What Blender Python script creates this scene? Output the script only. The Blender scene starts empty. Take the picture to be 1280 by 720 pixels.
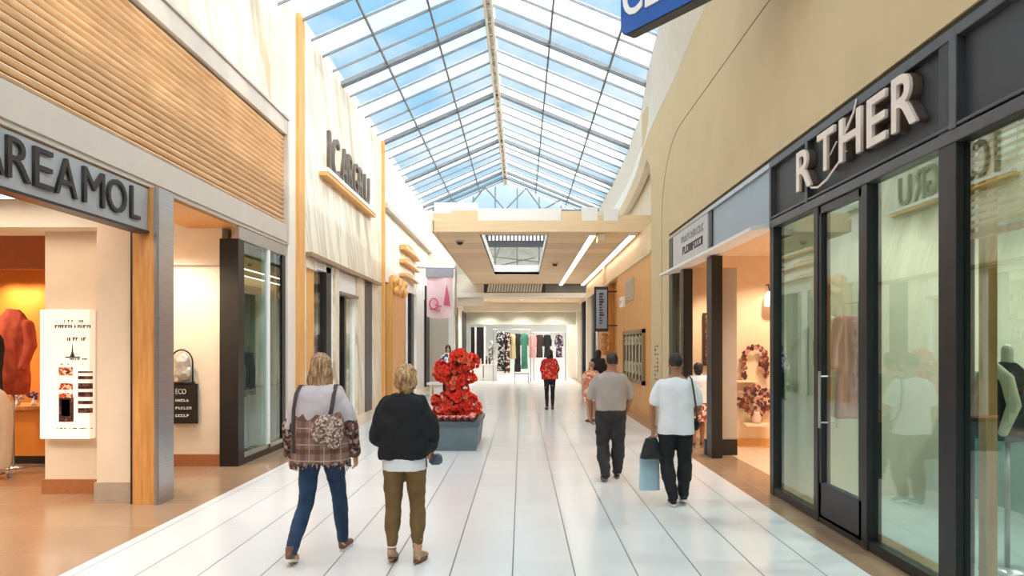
import bpy, bmesh, math, random
from mathutils import Vector, Matrix, noise
random.seed(7)
PI = math.pi
SC = bpy.context.scene
COL = SC.collection
R = math.radians

# ------------------------------------------------------------------ materials
def lin(c):
    out = []
    for v in c:
        v = v / 255.0
        out.append(v / 12.92 if v <= 0.04045 else ((v + 0.055) / 1.055) ** 2.4)
    return tuple(out) + (1.0,)

MATS = {}
def mat(name, rgb, rough=0.6, metal=0.0, var=0.0, scale=6.0, bump=0.0, stretch=(1, 1, 1), rgb2=None,
        spec=0.5, emit=None, estr=0.0, sheen=0.0, contrast=1.0):
    """procedural principled material: two tones mixed by noise, optional bump"""
    if name in MATS: return MATS[name]
    m = bpy.data.materials.new(name); m.use_nodes = True
    nt = m.node_tree; n = nt.nodes; l = nt.links
    b = n['Principled BSDF']
    b.inputs['Base Color'].default_value = lin(rgb)
    b.inputs['Roughness'].default_value = rough
    b.inputs['Metallic'].default_value = metal
    b.inputs['Specular IOR Level'].default_value = spec
    if sheen: b.inputs['Sheen Weight'].default_value = sheen
    if emit:
        b.inputs['Emission Color'].default_value = lin(emit); b.inputs['Emission Strength'].default_value = estr
    tc = n.new('ShaderNodeTexCoord'); mp = n.new('ShaderNodeMapping')
    mp.inputs['Scale'].default_value = stretch
    l.new(tc.outputs['Object'], mp.inputs['Vector'])
    nz = n.new('ShaderNodeTexNoise'); nz.inputs['Scale'].default_value = scale; nz.inputs['Detail'].default_value = 5
    l.new(mp.outputs[0], nz.inputs['Vector'])
    if rgb2 is None:
        k = max(0.0, 1 - (var or 0.04)); rgb2 = tuple(v * k for v in rgb)
    rp = n.new('ShaderNodeValToRGB')
    rp.color_ramp.elements[0].position = 0.5 - 0.2 / contrast; rp.color_ramp.elements[1].position = 0.5 + 0.2 / contrast
    rp.color_ramp.elements[0].color = lin(rgb2); rp.color_ramp.elements[1].color = lin(rgb)
    l.new(nz.outputs['Fac'], rp.inputs[0]); l.new(rp.outputs[0], b.inputs['Base Color'])
    if bump:
        bp = n.new('ShaderNodeBump'); bp.inputs['Strength'].default_value = bump; bp.inputs['Distance'].default_value = 0.02
        l.new(nz.outputs['Fac'], bp.inputs['Height']); l.new(bp.outputs[0], b.inputs['Normal'])
    MATS[name] = m
    return m

def glass(name, tint=(235, 245, 245), refl=0.06, rough=0.0, top=0.8):
    m = bpy.data.materials.new(name); m.use_nodes = True
    nt = m.node_tree; n = nt.nodes; l = nt.links
    n.remove(n['Principled BSDF'])
    out = n['Material Output']
    tr = n.new('ShaderNodeBsdfTransparent'); tr.inputs[0].default_value = lin(tint)
    gl = n.new('ShaderNodeBsdfGlossy'); gl.inputs['Roughness'].default_value = rough
    # angle dependent reflection that is the same for both faces of the pane
    geo = n.new('ShaderNodeNewGeometry'); dp = n.new('ShaderNodeVectorMath'); dp.operation = 'DOT_PRODUCT'
    l.new(geo.outputs['Normal'], dp.inputs[0]); l.new(geo.outputs['Incoming'], dp.inputs[1])
    ab = n.new('ShaderNodeMath'); ab.operation = 'ABSOLUTE'; l.new(dp.outputs['Value'], ab.inputs[0])
    iv = n.new('ShaderNodeMath'); iv.operation = 'SUBTRACT'; iv.inputs[0].default_value = 1.0; l.new(ab.outputs[0], iv.inputs[1])
    p5 = n.new('ShaderNodeMath'); p5.operation = 'POWER'; p5.inputs[1].default_value = 5.0; l.new(iv.outputs[0], p5.inputs[0])
    mr = n.new('ShaderNodeMapRange'); mr.inputs[1].default_value = 0.0; mr.inputs[2].default_value = 1.0
    mr.inputs[3].default_value = refl; mr.inputs[4].default_value = top
    l.new(p5.outputs[0], mr.inputs[0])
    mx = n.new('ShaderNodeMixShader')
    l.new(mr.outputs[0], mx.inputs[0]); l.new(tr.outputs[0], mx.inputs[1]); l.new(gl.outputs[0], mx.inputs[2])
    l.new(mx.outputs[0], out.inputs[0])
    MATS[name] = m
    return m

def nodes_of(name, rough=0.5, spec=0.5):
    m = bpy.data.materials.new(name); m.use_nodes = True
    b = m.node_tree.nodes['Principled BSDF']; b.inputs['Roughness'].default_value = rough
    b.inputs['Specular IOR Level'].default_value = spec
    MATS[name] = m
    return m, m.node_tree.nodes, m.node_tree.links, b

def M_(n, l, op, a, b=None, c=None):
    x = n.new('ShaderNodeMath'); x.operation = op
    for i, v in enumerate((a, b, c)):
        if v is None: continue
        if isinstance(v, (int, float)): x.inputs[i].default_value = v
        else: l.new(v, x.inputs[i])
    return x.outputs[0]

def mixc(n, l, fac, a, b):
    x = n.new('ShaderNodeMix'); x.data_type = 'RGBA'
    if isinstance(fac, (int, float)): x.inputs[0].default_value = fac
    else: l.new(fac, x.inputs[0])
    for i, v in ((6, a), (7, b)):
        if isinstance(v, tuple): x.inputs[i].default_value = v
        else: l.new(v, x.inputs[i])
    return x.outputs[2]

def tile_mat(name, c1, c2, grout, tx, ty, ox, oy, gw, rough, major=None):
    """rectangular tiles laid in world x/y, grout lines between"""
    m, n, l, b = nodes_of(name, rough)
    geo = n.new('ShaderNodeNewGeometry'); sp = n.new('ShaderNodeSeparateXYZ'); l.new(geo.outputs['Position'], sp.inputs[0])
    ux = M_(n, l, 'DIVIDE', M_(n, l, 'SUBTRACT', sp.outputs[0], ox), tx)
    uy = M_(n, l, 'DIVIDE', M_(n, l, 'SUBTRACT', sp.outputs[1], oy), ty)
    fx = M_(n, l, 'FRACT', ux); fy = M_(n, l, 'FRACT', uy)
    dx = M_(n, l, 'MULTIPLY', M_(n, l, 'MINIMUM', fx, M_(n, l, 'SUBTRACT', 1.0, fx)), tx)
    dy = M_(n, l, 'MULTIPLY', M_(n, l, 'MINIMUM', fy, M_(n, l, 'SUBTRACT', 1.0, fy)), ty)
    gx = M_(n, l, 'LESS_THAN', dx, gw); gy = M_(n, l, 'MULTIPLY', M_(n, l, 'LESS_THAN', dy, gw * 0.8), 0.45)
    g = M_(n, l, 'MAXIMUM', gx, gy)
    cv = n.new('ShaderNodeCombineXYZ')
    l.new(M_(n, l, 'FLOOR', ux), cv.inputs[0]); l.new(M_(n, l, 'FLOOR', uy), cv.inputs[1])
    wn = n.new('ShaderNodeTexWhiteNoise'); wn.noise_dimensions = '2D'; l.new(cv.outputs[0], wn.inputs['Vector'])
    nz = n.new('ShaderNodeTexNoise'); nz.inputs['Scale'].default_value = 2.2; nz.inputs['Detail'].default_value = 6
    l.new(geo.outputs['Position'], nz.inputs['Vector'])
    f = M_(n, l, 'MULTIPLY_ADD', wn.outputs['Value'], 0.5, M_(n, l, 'MULTIPLY', nz.outputs['Fac'], 0.5))
    c = mixc(n, l, f, lin(c1), lin(c2))
    c = mixc(n, l, g, c, lin(grout))
    l.new(c, b.inputs['Base Color'])
    l.new(M_(n, l, 'MULTIPLY_ADD', g, 0.3, rough), b.inputs['Roughness'])
    return m

def stripes_mat(name, base, stripe, axis, period, width, rough=0.6, jitter=0.0, off=0.0):
    m, n, l, b = nodes_of(name, rough)
    geo = n.new('ShaderNodeNewGeometry'); sp = n.new('ShaderNodeSeparateXYZ'); l.new(geo.outputs['Position'], sp.inputs[0])
    u = M_(n, l, 'DIVIDE', M_(n, l, 'SUBTRACT', sp.outputs[axis], off), period)
    g = M_(n, l, 'LESS_THAN', M_(n, l, 'FRACT', u), width / period)
    wn = n.new('ShaderNodeTexWhiteNoise'); wn.noise_dimensions = '1D'; l.new(M_(n, l, 'FLOOR', u), wn.inputs['W'])
    nz = n.new('ShaderNodeTexNoise'); nz.inputs['Scale'].default_value = 3
    mp = n.new('ShaderNodeMapping'); s = [6, 6, 6]; s[(axis + 1) % 3] = 1; s[(axis + 2) % 3] = 1
    mp.inputs['Scale'].default_value = s
    l.new(geo.outputs['Position'], mp.inputs[0]); l.new(mp.outputs[0], nz.inputs['Vector'])
    f = M_(n, l, 'MULTIPLY_ADD', wn.outputs['Value'], 0.6, M_(n, l, 'MULTIPLY', nz.outputs['Fac'], 0.4))
    dk = tuple(v * 0.86 for v in base)
    c = mixc(n, l, f, lin(dk), lin(base))
    c = mixc(n, l, g, c, lin(stripe))
    l.new(c, b.inputs['Base Color'])
    return m

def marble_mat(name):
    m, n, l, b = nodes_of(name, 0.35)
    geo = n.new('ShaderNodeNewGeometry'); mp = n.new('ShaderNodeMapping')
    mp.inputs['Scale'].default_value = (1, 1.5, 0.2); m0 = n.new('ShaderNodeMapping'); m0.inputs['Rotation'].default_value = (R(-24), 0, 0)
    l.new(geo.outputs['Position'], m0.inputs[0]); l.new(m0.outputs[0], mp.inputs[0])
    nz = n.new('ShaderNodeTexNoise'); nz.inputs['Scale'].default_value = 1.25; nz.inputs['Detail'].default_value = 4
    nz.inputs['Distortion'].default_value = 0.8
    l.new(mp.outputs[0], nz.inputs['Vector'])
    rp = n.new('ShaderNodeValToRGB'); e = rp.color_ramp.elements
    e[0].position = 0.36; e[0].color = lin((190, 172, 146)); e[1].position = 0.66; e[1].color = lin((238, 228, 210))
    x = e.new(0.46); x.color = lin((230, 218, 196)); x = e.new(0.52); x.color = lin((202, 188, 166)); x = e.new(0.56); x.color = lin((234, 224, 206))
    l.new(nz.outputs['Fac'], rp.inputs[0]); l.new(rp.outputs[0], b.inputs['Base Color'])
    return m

def plaid_mat(name, base, dark, light):
    m, n, l, b = nodes_of(name, 0.9, 0.1)
    tc = n.new('ShaderNodeTexCoord'); sp = n.new('ShaderNodeSeparateXYZ'); l.new(tc.outputs['Object'], sp.inputs[0])
    def band(o, per, w, off=0.0):
        return M_(n, l, 'LESS_THAN', M_(n, l, 'FRACT', M_(n, l, 'DIVIDE', M_(n, l, 'ADD', o, 9 + off), per)), w)
    x, z = sp.outputs[0], sp.outputs[2]
    c = mixc(n, l, M_(n, l, 'MULTIPLY', band(x, 0.12, 0.35), 0.55), lin(base), lin(dark))
    c = mixc(n, l, M_(n, l, 'MULTIPLY', band(z, 0.13, 0.3), 0.6), c, lin(dark))
    c = mixc(n, l, M_(n, l, 'MULTIPLY', band(x, 0.12, 0.06, 0.05), 0.8), c, lin(light))
    c = mixc(n, l, M_(n, l, 'MULTIPLY', band(z, 0.13, 0.07, 0.06), 0.9), c, lin(light))
    nz = n.new('ShaderNodeTexNoise'); nz.inputs['Scale'].default_value = 60; l.new(tc.outputs['Object'], nz.inputs['Vector'])
    c = mixc(n, l, M_(n, l, 'MULTIPLY', nz.outputs['Fac'], 0.5), c, lin(dark))
    l.new(c, b.inputs['Base Color'])
    return m

def spots_mat(name, base, cols, scale=25, rough=0.85):
    m, n, l, b = nodes_of(name, rough, 0.2)
    tc = n.new('ShaderNodeTexCoord'); vo = n.new('ShaderNodeTexVoronoi'); vo.inputs['Scale'].default_value = scale
    l.new(tc.outputs['Object'], vo.inputs['Vector'])
    sp = n.new('ShaderNodeSeparateColor'); l.new(vo.outputs['Color'], sp.inputs[0])
    rp = n.new('ShaderNodeValToRGB'); rp.color_ramp.interpolation = 'CONSTANT'
    e = rp.color_ramp.elements; allc = [base] + list(cols)
    e[0].position = 0; e[0].color = lin(allc[0]); e[1].position = 1.0 / len(allc); e[1].color = lin(allc[1])
    for i, c in enumerate(allc[2:], 2):
        x = e.new(i / len(allc)); x.color = lin(c)
    l.new(sp.outputs[0], rp.inputs[0]); l.new(rp.outputs[0], b.inputs['Base Color'])
    return m

# ------------------------------------------------------------------ mesh builder
ORG = {}
class MB:
    def __init__(s): s.bm = bmesh.new()
    def box(s, x0, x1, y0, y1, z0, z1, bev=0.0):
        b2 = bmesh.new()
        bmesh.ops.create_cube(b2, size=1)
        for v in b2.verts:
            v.co = Vector((x0 if v.co.x < 0 else x1, y0 if v.co.y < 0 else y1, z0 if v.co.z < 0 else z1))
        bmesh.ops.recalc_face_normals(b2, faces=b2.faces)
        if bev: bmesh.ops.bevel(b2, geom=b2.edges[:], offset=bev, segments=2, affect='EDGES', profile=0.6)
        s.join(b2); return s
    def join(s, b2):
        me = bpy.data.meshes.new('t'); b2.to_mesh(me); b2.free(); s.bm.from_mesh(me); bpy.data.meshes.remove(me)
    def prism(s, pts, axis, a0, a1):
        """polygon pts in the two other axes (x,y,z order), extruded along axis"""
        def P(p, a):
            q = list(p); q.insert(axis, a); return Vector(q)
        lo = [s.bm.verts.new(P(p, a0)) for p in pts]; hi = [s.bm.verts.new(P(p, a1)) for p in pts]
        k = len(pts); f = []
        f.append(s.bm.faces.new(lo)); f.append(s.bm.faces.new(hi[::-1]))
        for i in range(k): f.append(s.bm.faces.new((lo[i], hi[i], hi[(i + 1) % k], lo[(i + 1) % k])))
        bmesh.ops.recalc_face_normals(s.bm, faces=f); return s
    def rings(s, rs, cap=True, closed=False):
        vs = [[s.bm.verts.new(p) for p in r] for r in rs]
        k = len(vs[0]); f = []
        for a, b in zip(vs[:-1], vs[1:]):
            for i in range(k): f.append(s.bm.faces.new((a[i], a[(i + 1) % k], b[(i + 1) % k], b[i])))
        if cap: f.append(s.bm.faces.new(vs[0])); f.append(s.bm.faces.new(vs[-1][::-1]))
        bmesh.ops.recalc_face_normals(s.bm, faces=f); return s
    def tube(s, pts, r, n=10, round_ends=False, flat=1.0, ref=None):
        pts = [Vector(p) for p in pts]
        rr = list(r) if isinstance(r, (list, tuple)) else [r] * len(pts)
        if round_ends:
            d0 = (pts[0] - pts[1]).normalized(); d1 = (pts[-1] - pts[-2]).normalized()
            pre = [(pts[0] + d0 * rr[0] * k, rr[0] * math.sqrt(max(0.02, 1 - k * k))) for k in (0.97, 0.75, 0.4)]
            post = [(pts[-1] + d1 * rr[-1] * k, rr[-1] * math.sqrt(max(0.02, 1 - k * k))) for k in (0.4, 0.75, 0.97)]
            pts = [p for p, _ in pre] + pts + [p for p, _ in post]
            rr = [q for _, q in pre] + rr + [q for _, q in post]
        rs = []; up = Vector(ref) if ref else None
        prev = None
        for i, p in enumerate(pts):
            a = pts[max(i - 1, 0)]; b = pts[min(i + 1, len(pts) - 1)]
            d = (b - a).normalized()
            if prev is None:
                u = up if up else (Vector((0, 0, 1)) if abs(d.z) < 0.9 else Vector((0, 1, 0)))
            else: u = prev
            x = (u - d * u.dot(d)).normalized(); prev = x; y = d.cross(x)
            rs.append([p + (x * math.cos(t) * rr[i] + y * math.sin(t) * rr[i] * flat) for t in [2 * PI * k / n for k in range(n)]])
        return s.rings(rs)
    def ell(s, c, r, seg=16, rot=None):
        b2 = bmesh.new(); bmesh.ops.create_uvsphere(b2, u_segments=seg, v_segments=max(6, seg // 2), radius=1)
        m = Matrix.Translation(Vector(c)) @ (rot.to_4x4() if rot else Matrix.Identity(4)) @ Matrix.Diagonal((r[0], r[1], r[2], 1))
        bmesh.ops.transform(b2, matrix=m, verts=b2.verts); s.join(b2); return s
    def lathe(s, c, prof, n=24):
        rs = [[Vector((c[0] + rad * math.cos(2 * PI * k / n), c[1] + rad * math.sin(2 * PI * k / n), c[2] + z)) for k in range(n)] for rad, z in prof]
        return s.rings(rs)
    def quadstrip(s, A, B, th=None):
        """sheet between polylines A and B"""
        a = [s.bm.verts.new(p) for p in A]; b = [s.bm.verts.new(p) for p in B]
        for i in range(len(a) - 1): s.bm.faces.new((a[i], a[i + 1], b[i + 1], b[i]))
        return s
    def mesh(s, name):
        me = bpy.data.meshes.new(name); s.bm.to_mesh(me); s.bm.free(); return me
    def build(s, name, m, parent=None, smooth=False, local=False, mesh=None):
        me = mesh or s.mesh(name)
        o = bpy.data.objects.new(name, me); COL.objects.link(o)
        for mm in (m if isinstance(m, (list, tuple)) else [m]): me.materials.append(mm)
        if smooth: me.polygons.foreach_set('use_smooth', [True] * len(me.polygons))
        if parent:
            o.parent = parent
            org = ORG[parent.name]
            if not local: me.transform(Matrix.Translation(-org))
            ORG[o.name] = org.copy()
        else:
            if local: org = Vector((0, 0, 0))
            else:
                xs = [v.co for v in me.vertices]
                lo = Vector([min(v[i] for v in xs) for i in range(3)]); hi = Vector([max(v[i] for v in xs) for i in range(3)])
                org = Vector(((lo.x + hi.x) / 2, (lo.y + hi.y) / 2, lo.z))
                me.transform(Matrix.Translation(-org))
            o.location = org
            ORG[o.name] = org
        return o

def thing(name, label, cat, loc=(0, 0, 0), group=None, rotz=0.0):
    o = bpy.data.objects.new(name, None); COL.objects.link(o)
    o.location = loc; o.rotation_euler = (0, 0, rotz); o.empty_display_size = 0.2
    o['label'] = label; o['category'] = cat
    if group: o['group'] = group
    ORG[o.name] = Vector(loc)
    return o
def tag(o, label, cat, group=None):
    o['label'] = label; o['category'] = cat
    if group: o['group'] = group
    return o
def struct(name, mb, m, smooth=False, parent=None, label=None):
    o = mb.build(name, m, parent, smooth)
    if parent is None: o['kind'] = 'structure'
    if label: o['label'] = label
    return o
def sroot(name, loc=(0, 0, 0), label=None):
    o = bpy.data.objects.new(name, None); COL.objects.link(o); o.location = loc; o['kind'] = 'structure'
    if label: o['label'] = label
    ORG[o.name] = Vector(loc); return o
def copy_tree(o, parent=None, loc=None, label=None):
    c = o.copy(); COL.objects.link(c)
    if parent: c.parent = parent
    if loc is not None: c.location = loc
    if label: c['label'] = label
    for ch in list(o.children): copy_tree(ch, c)
    ORG[c.name] = Vector(c.location)
    return c
def B(*a, **k): return MB().box(*a, **k)

def text_mesh(s, size, depth, offset=0.0, width=1.0, bevel=0.0):
    """text in the local xy plane, x to the right, extruded along z; lower left at origin"""
    cu = bpy.data.curves.new('txt', 'FONT'); cu.body = s; cu.size = size; cu.extrude = depth / 2; cu.offset = offset
    cu.bevel_depth = bevel; cu.resolution_u = 4
    ob = bpy.data.objects.new('txt', cu); COL.objects.link(ob)
    dg = bpy.context.evaluated_depsgraph_get(); dg.update()
    me = bpy.data.meshes.new_from_object(ob.evaluated_get(dg))
    bpy.data.objects.remove(ob); bpy.data.curves.remove(cu)
    xs = [v.co.x for v in me.vertices]; ys = [v.co.y for v in me.vertices]
    if xs:
        me.transform(Matrix.Translation((-min(xs), -min(ys), depth / 2)))
    return me
def place_text(s, h, wid, depth, org, xdir, ydir, name, m, parent, offset=0.0):
    """scale text to height h and width wid, put lower-left at org"""
    me = text_mesh(s, 1.0, 0.1, offset)
    xs = [v.co.x for v in me.vertices]; ys = [v.co.y for v in me.vertices]
    W = max(xs); H = max(ys)
    X = Vector(xdir); Y = Vector(ydir); Z = X.cross(Y)
    mm = Matrix((X, Y, Z)).transposed().to_4x4()
    me.transform(Matrix.Translation(Vector(org)) @ mm @ Matrix.Diagonal((wid / W, h / H, depth / 0.1, 1)))
    me.materials.clear()
    return MB().build(name, m, parent, mesh=me)
def glyphs(name, m, parent, n, h, org, xdir, ydir, pitch, seed, th=.008):
    """a row of small letter-like marks too small to read"""
    r_ = random.Random(seed); mb = MB(); X = Vector(xdir); Y = Vector(ydir); Z = X.cross(Y); O = Vector(org)
    def bar(x0, x1, y0, y1):
        mb.rings([[O + X * a + Y * b + Z * c for a, b in ((x0, y0), (x1, y0), (x1, y1), (x0, y1))] for c in (0, th)])
    for k in range(n):
        x = k * pitch; w = pitch * .7; t = pitch * .2
        bar(x, x + t, 0, h)
        q = r_.randrange(5)
        if q in (0, 1): bar(x + t, x + w, h - t, h)
        if q in (0, 2, 4): bar(x + t, x + w, 0, t)
        if q in (1, 3, 4): bar(x + t, x + w * .9, h * .45, h * .45 + t)
        if q == 3: bar(x + w - t, x + w, 0, h)
    return mb.build(name, m, parent)
def remesh(mb, voxel, smooth=4, fac=0.6, disp=None):
    me = mb.mesh('t')
    ob = bpy.data.objects.new('t', me); COL.objects.link(ob)
    md = ob.modifiers.new('r', 'REMESH'); md.mode = 'VOXEL'; md.voxel_size = voxel
    if smooth:
        sm = ob.modifiers.new('s', 'SMOOTH'); sm.factor = fac; sm.iterations = smooth
    dg = bpy.context.evaluated_depsgraph_get(); dg.update()
    out = bpy.data.meshes.new_from_object(ob.evaluated_get(dg))
    bpy.data.objects.remove(ob); bpy.data.meshes.remove(me)
    if disp:
        nrm = [v.normal.copy() for v in out.vertices]
        for v, nn in zip(out.vertices, nrm): v.co += nn * disp(v.co)
    return out
# ------------------------------------------------------------------ people
SKIN = mat('skin', (214, 160, 128), 0.5, var=0.06, scale=12)
SKIN_TAN = mat('skin_tan', (170, 116, 86), 0.5, var=0.08, scale=12)
EYE = mat('eye_dark', (50, 36, 30), 0.2)
LIPS = mat('lips', (176, 92, 84), 0.5)

def interp(pts, n):
    """catmull-rom through (value tuples)"""
    out = []
    P = [pts[0]] + list(pts) + [pts[-1]]
    for i in range(1, len(P) - 2):
        for k in range(n):
            t = k / n
            out.append(tuple(0.5 * ((2 * b) + (-a + c) * t + (2 * a - 5 * b + 4 * c - d) * t * t + (-a + 3 * b - 3 * c + d) * t ** 3)
                             for a, b, c, d in zip(P[i - 1], P[i], P[i + 1], P[i + 2])))
    out.append(tuple(pts[-1])); return out

def torso(mb, secs, n=28, sub=4, ex=2.4):
    """secs: (z, rx, ry, cx, cy)"""
    rs = []
    for z, rx, ry, cx, cy in interp(secs, sub):
        ring = []
        for k in range(n):
            t = 2 * PI * k / n; c, s_ = math.cos(t), math.sin(t)
            ring.append(Vector((cx + rx * math.copysign(abs(c) ** (2 / ex), c), cy + ry * math.copysign(abs(s_) ** (2 / ex), s_), z)))
        rs.append(ring)
    mb.rings(rs)

def chain(mb, pts, rad, n=14, sub=4):
    q = interp([tuple(p) + (r,) for p, r in zip(pts, rad)], sub)
    mb.tube([v[:3] for v in q], [max(v[3], 0.004) for v in q], n=n, round_ends=True)

def folds(amp, sx, sz, seed=0.0):
    def f(p):
        return amp * (noise.noise(Vector((p.x * sx + seed, p.y * sx, p.z * sz))) + 0.5 * noise.noise(Vector((p.x * sx * 2.3, p.y * sx * 2.3 + seed, p.z * sz * 2.1))))
    return f

def hand(mb, w, d, nrm, curl, side):
    """w wrist, d pointing along the hand, nrm palm side, side = thumb direction"""
    w = Vector(w); d = Vector(d).normalized(); nrm = Vector(nrm); nrm = (nrm - d * nrm.dot(d)).normalized()
    s = d.cross(nrm) * side
    mb.tube([w, w + d * 0.03, w + d * 0.062, w + d * 0.088], [0.026, 0.034, 0.040, 0.038], n=14, flat=0.42, ref=s, round_ends=True)
    for i, (off, L) in enumerate(((0.030, 0.070), (0.010, 0.080), (-0.010, 0.074), (-0.030, 0.058))):
        p = w + d * 0.080 + s * off; pts = [p]; a = 0.0; dd = d
        spread = s * (off * 2.2)
        for k, f in enumerate((0.42, 0.33, 0.25)):
            a += curl * (0.7 if k == 0 else 1.0)
            dd = d * math.cos(a) + nrm * math.sin(a) + spread * 0.5
            p = p + dd * (L * f); pts.append(p)
        mb.tube(pts, [0.0092, 0.0085, 0.0078, 0.0066], n=8, round_ends=True)
    b = w + d * 0.022 + s * 0.026
    t1 = b + (d * 0.6 + s * 0.75 + nrm * 0.2) * 0.034
    t2 = t1 + (d * 0.85 + s * 0.25 + nrm * (0.2 + curl * 0.5)) * 0.028
    t3 = t2 + (d * 0.85 + nrm * (0.25 + curl * 0.6)) * 0.022
    mb.tube([b, t1, t2, t3], [0.014, 0.0115, 0.0098, 0.0078], n=8, round_ends=True)

def person(name, label, loc, H, rotz, P, O, group=None, fine=True):
    """P pose in metres for a 1.70 m figure facing +y; O outfit"""
    k = H / 1.70
    fem = O.get('fem', False); g = O.get('girth', 1.0)
    skin = O.get('skin', SKIN)
    sw = (0.165 if fem else 0.19) * g
    T = P.get('twist', 0.0)
    hd = Vector(P.get('head', (0, 0.0, 0)))       # offset of the head
    ht = P.get('turn', 0.0)
    root = thing(name, label, 'person', loc, group, rotz)
    def S(me):
        me.transform(Matrix.Scale(k, 4)); return me
    sh = {s: Vector(P['sh'][s]) if 'sh' in P else Vector((s * sw, -0.01, 1.385)) for s in (-1, 1)}
    el = {s: Vector(P['el'][s]) for s in (-1, 1)}; wr = {s: Vector(P['wr'][s]) for s in (-1, 1)}
    hp = {s: Vector((s * 0.088, 0, 0.90)) for s in (-1, 1)}
    kn = {s: Vector(P['kn'][s]) for s in (-1, 1)}; an = {s: Vector(P['an'][s]) for s in (-1, 1)}
    lift = P.get('lift', {-1: 0.0, 1: 0.0})
    # ---- body
    mb = MB()
    if fem: secs = [(0.80, .10, .08, 0, 0), (.90, .165, .115, 0, -.01), (.98, .15, .105, 0, -.005), (1.08, .122, .088, 0, 0), (1.22, .142, .105, 0, .005), (1.34, .15, .095, 0, -.005), (1.42, .10, .07, 0, -.012), (1.455, .05, .05, 0, -.01)]
    else: secs = [(0.80, .10, .08, 0, 0), (.90, .158, .112, 0, -.005), (.98, .15, .105, 0, 0), (1.08, .145, .098, 0, 0), (1.22, .165, .112, 0, 0), (1.34, .172, .10, 0, -.01), (1.42, .12, .072, 0, -.015), (1.46, .06, .055, 0, -.012)]
    secs = [(a, b * g, c * g, d, e) for a, b, c, d, e in secs]
    torso(mb, secs)
    nk = 0.05 if fem else 0.058
    mb.tube([(0, -.012, 1.40), (hd.x * .5, -.004 + hd.y * .5, 1.48), (hd.x, hd.y, 1.56)], [nk * 1.15, nk, nk * .98], n=18)
    rot = Matrix.Rotation(ht, 3, 'Z')
    def hc(p): return rot @ Vector(p) + Vector((hd.x, hd.y, hd.z))
    mb.ell(hc((0, -.008, 1.605)), (.073, .092, .095), 24, rot)
    mb.ell(hc((0, .030, 1.555)), (.056, .062, .075), 20, rot)
    mb.ell(hc((0, .095, 1.570)), (.012, .020, .020), 10, rot)
    mb.ell(hc((0, .088, 1.590)), (.008, .012, .026), 10, rot)
    mb.ell(hc((0, .078, 1.505)), (.022, .018, .016), 10, rot)
    for s in (-1, 1): mb.ell(hc((s * .075, -.005, 1.575)), (.010, .020, .031), 10, rot)
    for s in (-1, 1):
        chain(mb, [sh[s] * 1.0 + Vector((-s * .02, 0, 0)), sh[s].lerp(el[s], .5), el[s], el[s].lerp(wr[s], .35), wr[s]],
              [.050 * g, .043 * g, .036, .037, .026])
        d = P.get('hd', {}).get(s, wr[s] - el[s])
        hand(mb, wr[s], d, P.get('pn', {}).get(s, (-s, 0.1, 0)), P.get('curl', {}).get(s, 0.28), 1 if s > 0 else -1)
        chain(mb, [hp[s], hp[s].lerp(kn[s], .45), kn[s], kn[s].lerp(an[s], .3), an[s]], [.088 * g, .075 * g, .054, .054, .037])
        mb.ell(an[s] + Vector((0, -.01, -.03)), (.033, .04, .045), 12)
        mb.tube([an[s] + Vector((0, 0, -.035)), an[s] + Vector((0, .08, -.055)), an[s] + Vector((0, .13, -.062))], [.034, .032, .026], n=10, round_ends=True)
    b = MB().build('body', skin, root, True, True, mesh=S(remesh(mb, .0052 if fine else .009, 3)))
    for s in (-1, 1):
        e = MB(); e.ell(hc((s * .029, .079, 1.592)), (.011, .008, .008), 10, rot); m = S(e.mesh('eye'))
        MB().build('eye', EYE, root, True, True, mesh=m)
    e = MB(); e.ell(hc((0, .090, 1.532)), (.024, .007, .007), 10, rot); MB().build('mouth', LIPS, root, True, True, mesh=S(e.mesh('m')))
    vx = .011 if fine else .013
    # ---- trousers / skirt
    if 'pants' in O:
        pm, ease, hem, fold = O['pants']
        mb = MB(); torso(mb, [(.79, .12 * g, .09 * g, 0, 0), (.86, .158 * g + ease * .6, .118 * g + ease * .6, 0, -.008), (.92, .168 * g + ease * .4, .122 * g + ease * .4, 0, -.01), (1.0, .155 * g + ease * .3, .112 * g + ease * .3, 0, 0), (1.05, .145 * g + ease * .3, .105 * g + ease * .3, 0, 0)])
        for s in (-1, 1):
            e = kn[s].lerp(an[s], hem)
            chain(mb, [hp[s] + Vector((0, -.005, -.02)), hp[s].lerp(kn[s], .4), kn[s], kn[s].lerp(e, .4), e],
                  [.092 * g + ease, .080 * g + ease * 1.0, .059 + ease * 1.1, .058 + ease * 1.2, .042 + ease * O.get('cuff', 1.0)])
        MB().build('trousers', pm, root, True, True, mesh=S(remesh(mb, vx, 3, disp=folds(fold, 9, 14, 3.1))))
    if 'skirt' in O:
        sm_, zt, zb, r = O['skirt']
        mb = MB(); torso(mb, [(zb, r, r * .8, 0, 0), ((zb + zt) / 2, r * .9, r * .75, 0, 0), (zt, .14, .10, 0, 0)], ex=2)
        MB().build('skirt', sm_, root, True, True, mesh=S(remesh(mb, vx, 2, disp=folds(.012, 14, 3))))
    # ---- under shirt hem
    if 'hem' in O:
        hm, zt, zb, rx, ry = O['hem']
        mb = MB(); torso(mb, [(zb, rx, ry, .0, -.01), ((zb + zt) / 2, rx * 1.0, ry, 0, -.01), (zt, rx * .95, ry * .95, 0, -.01)], ex=2.2)
        MB().build('shirt_hem', hm, root, True, True, mesh=S(remesh(mb, vx, 2, disp=folds(.006, 12, 5))))
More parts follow.
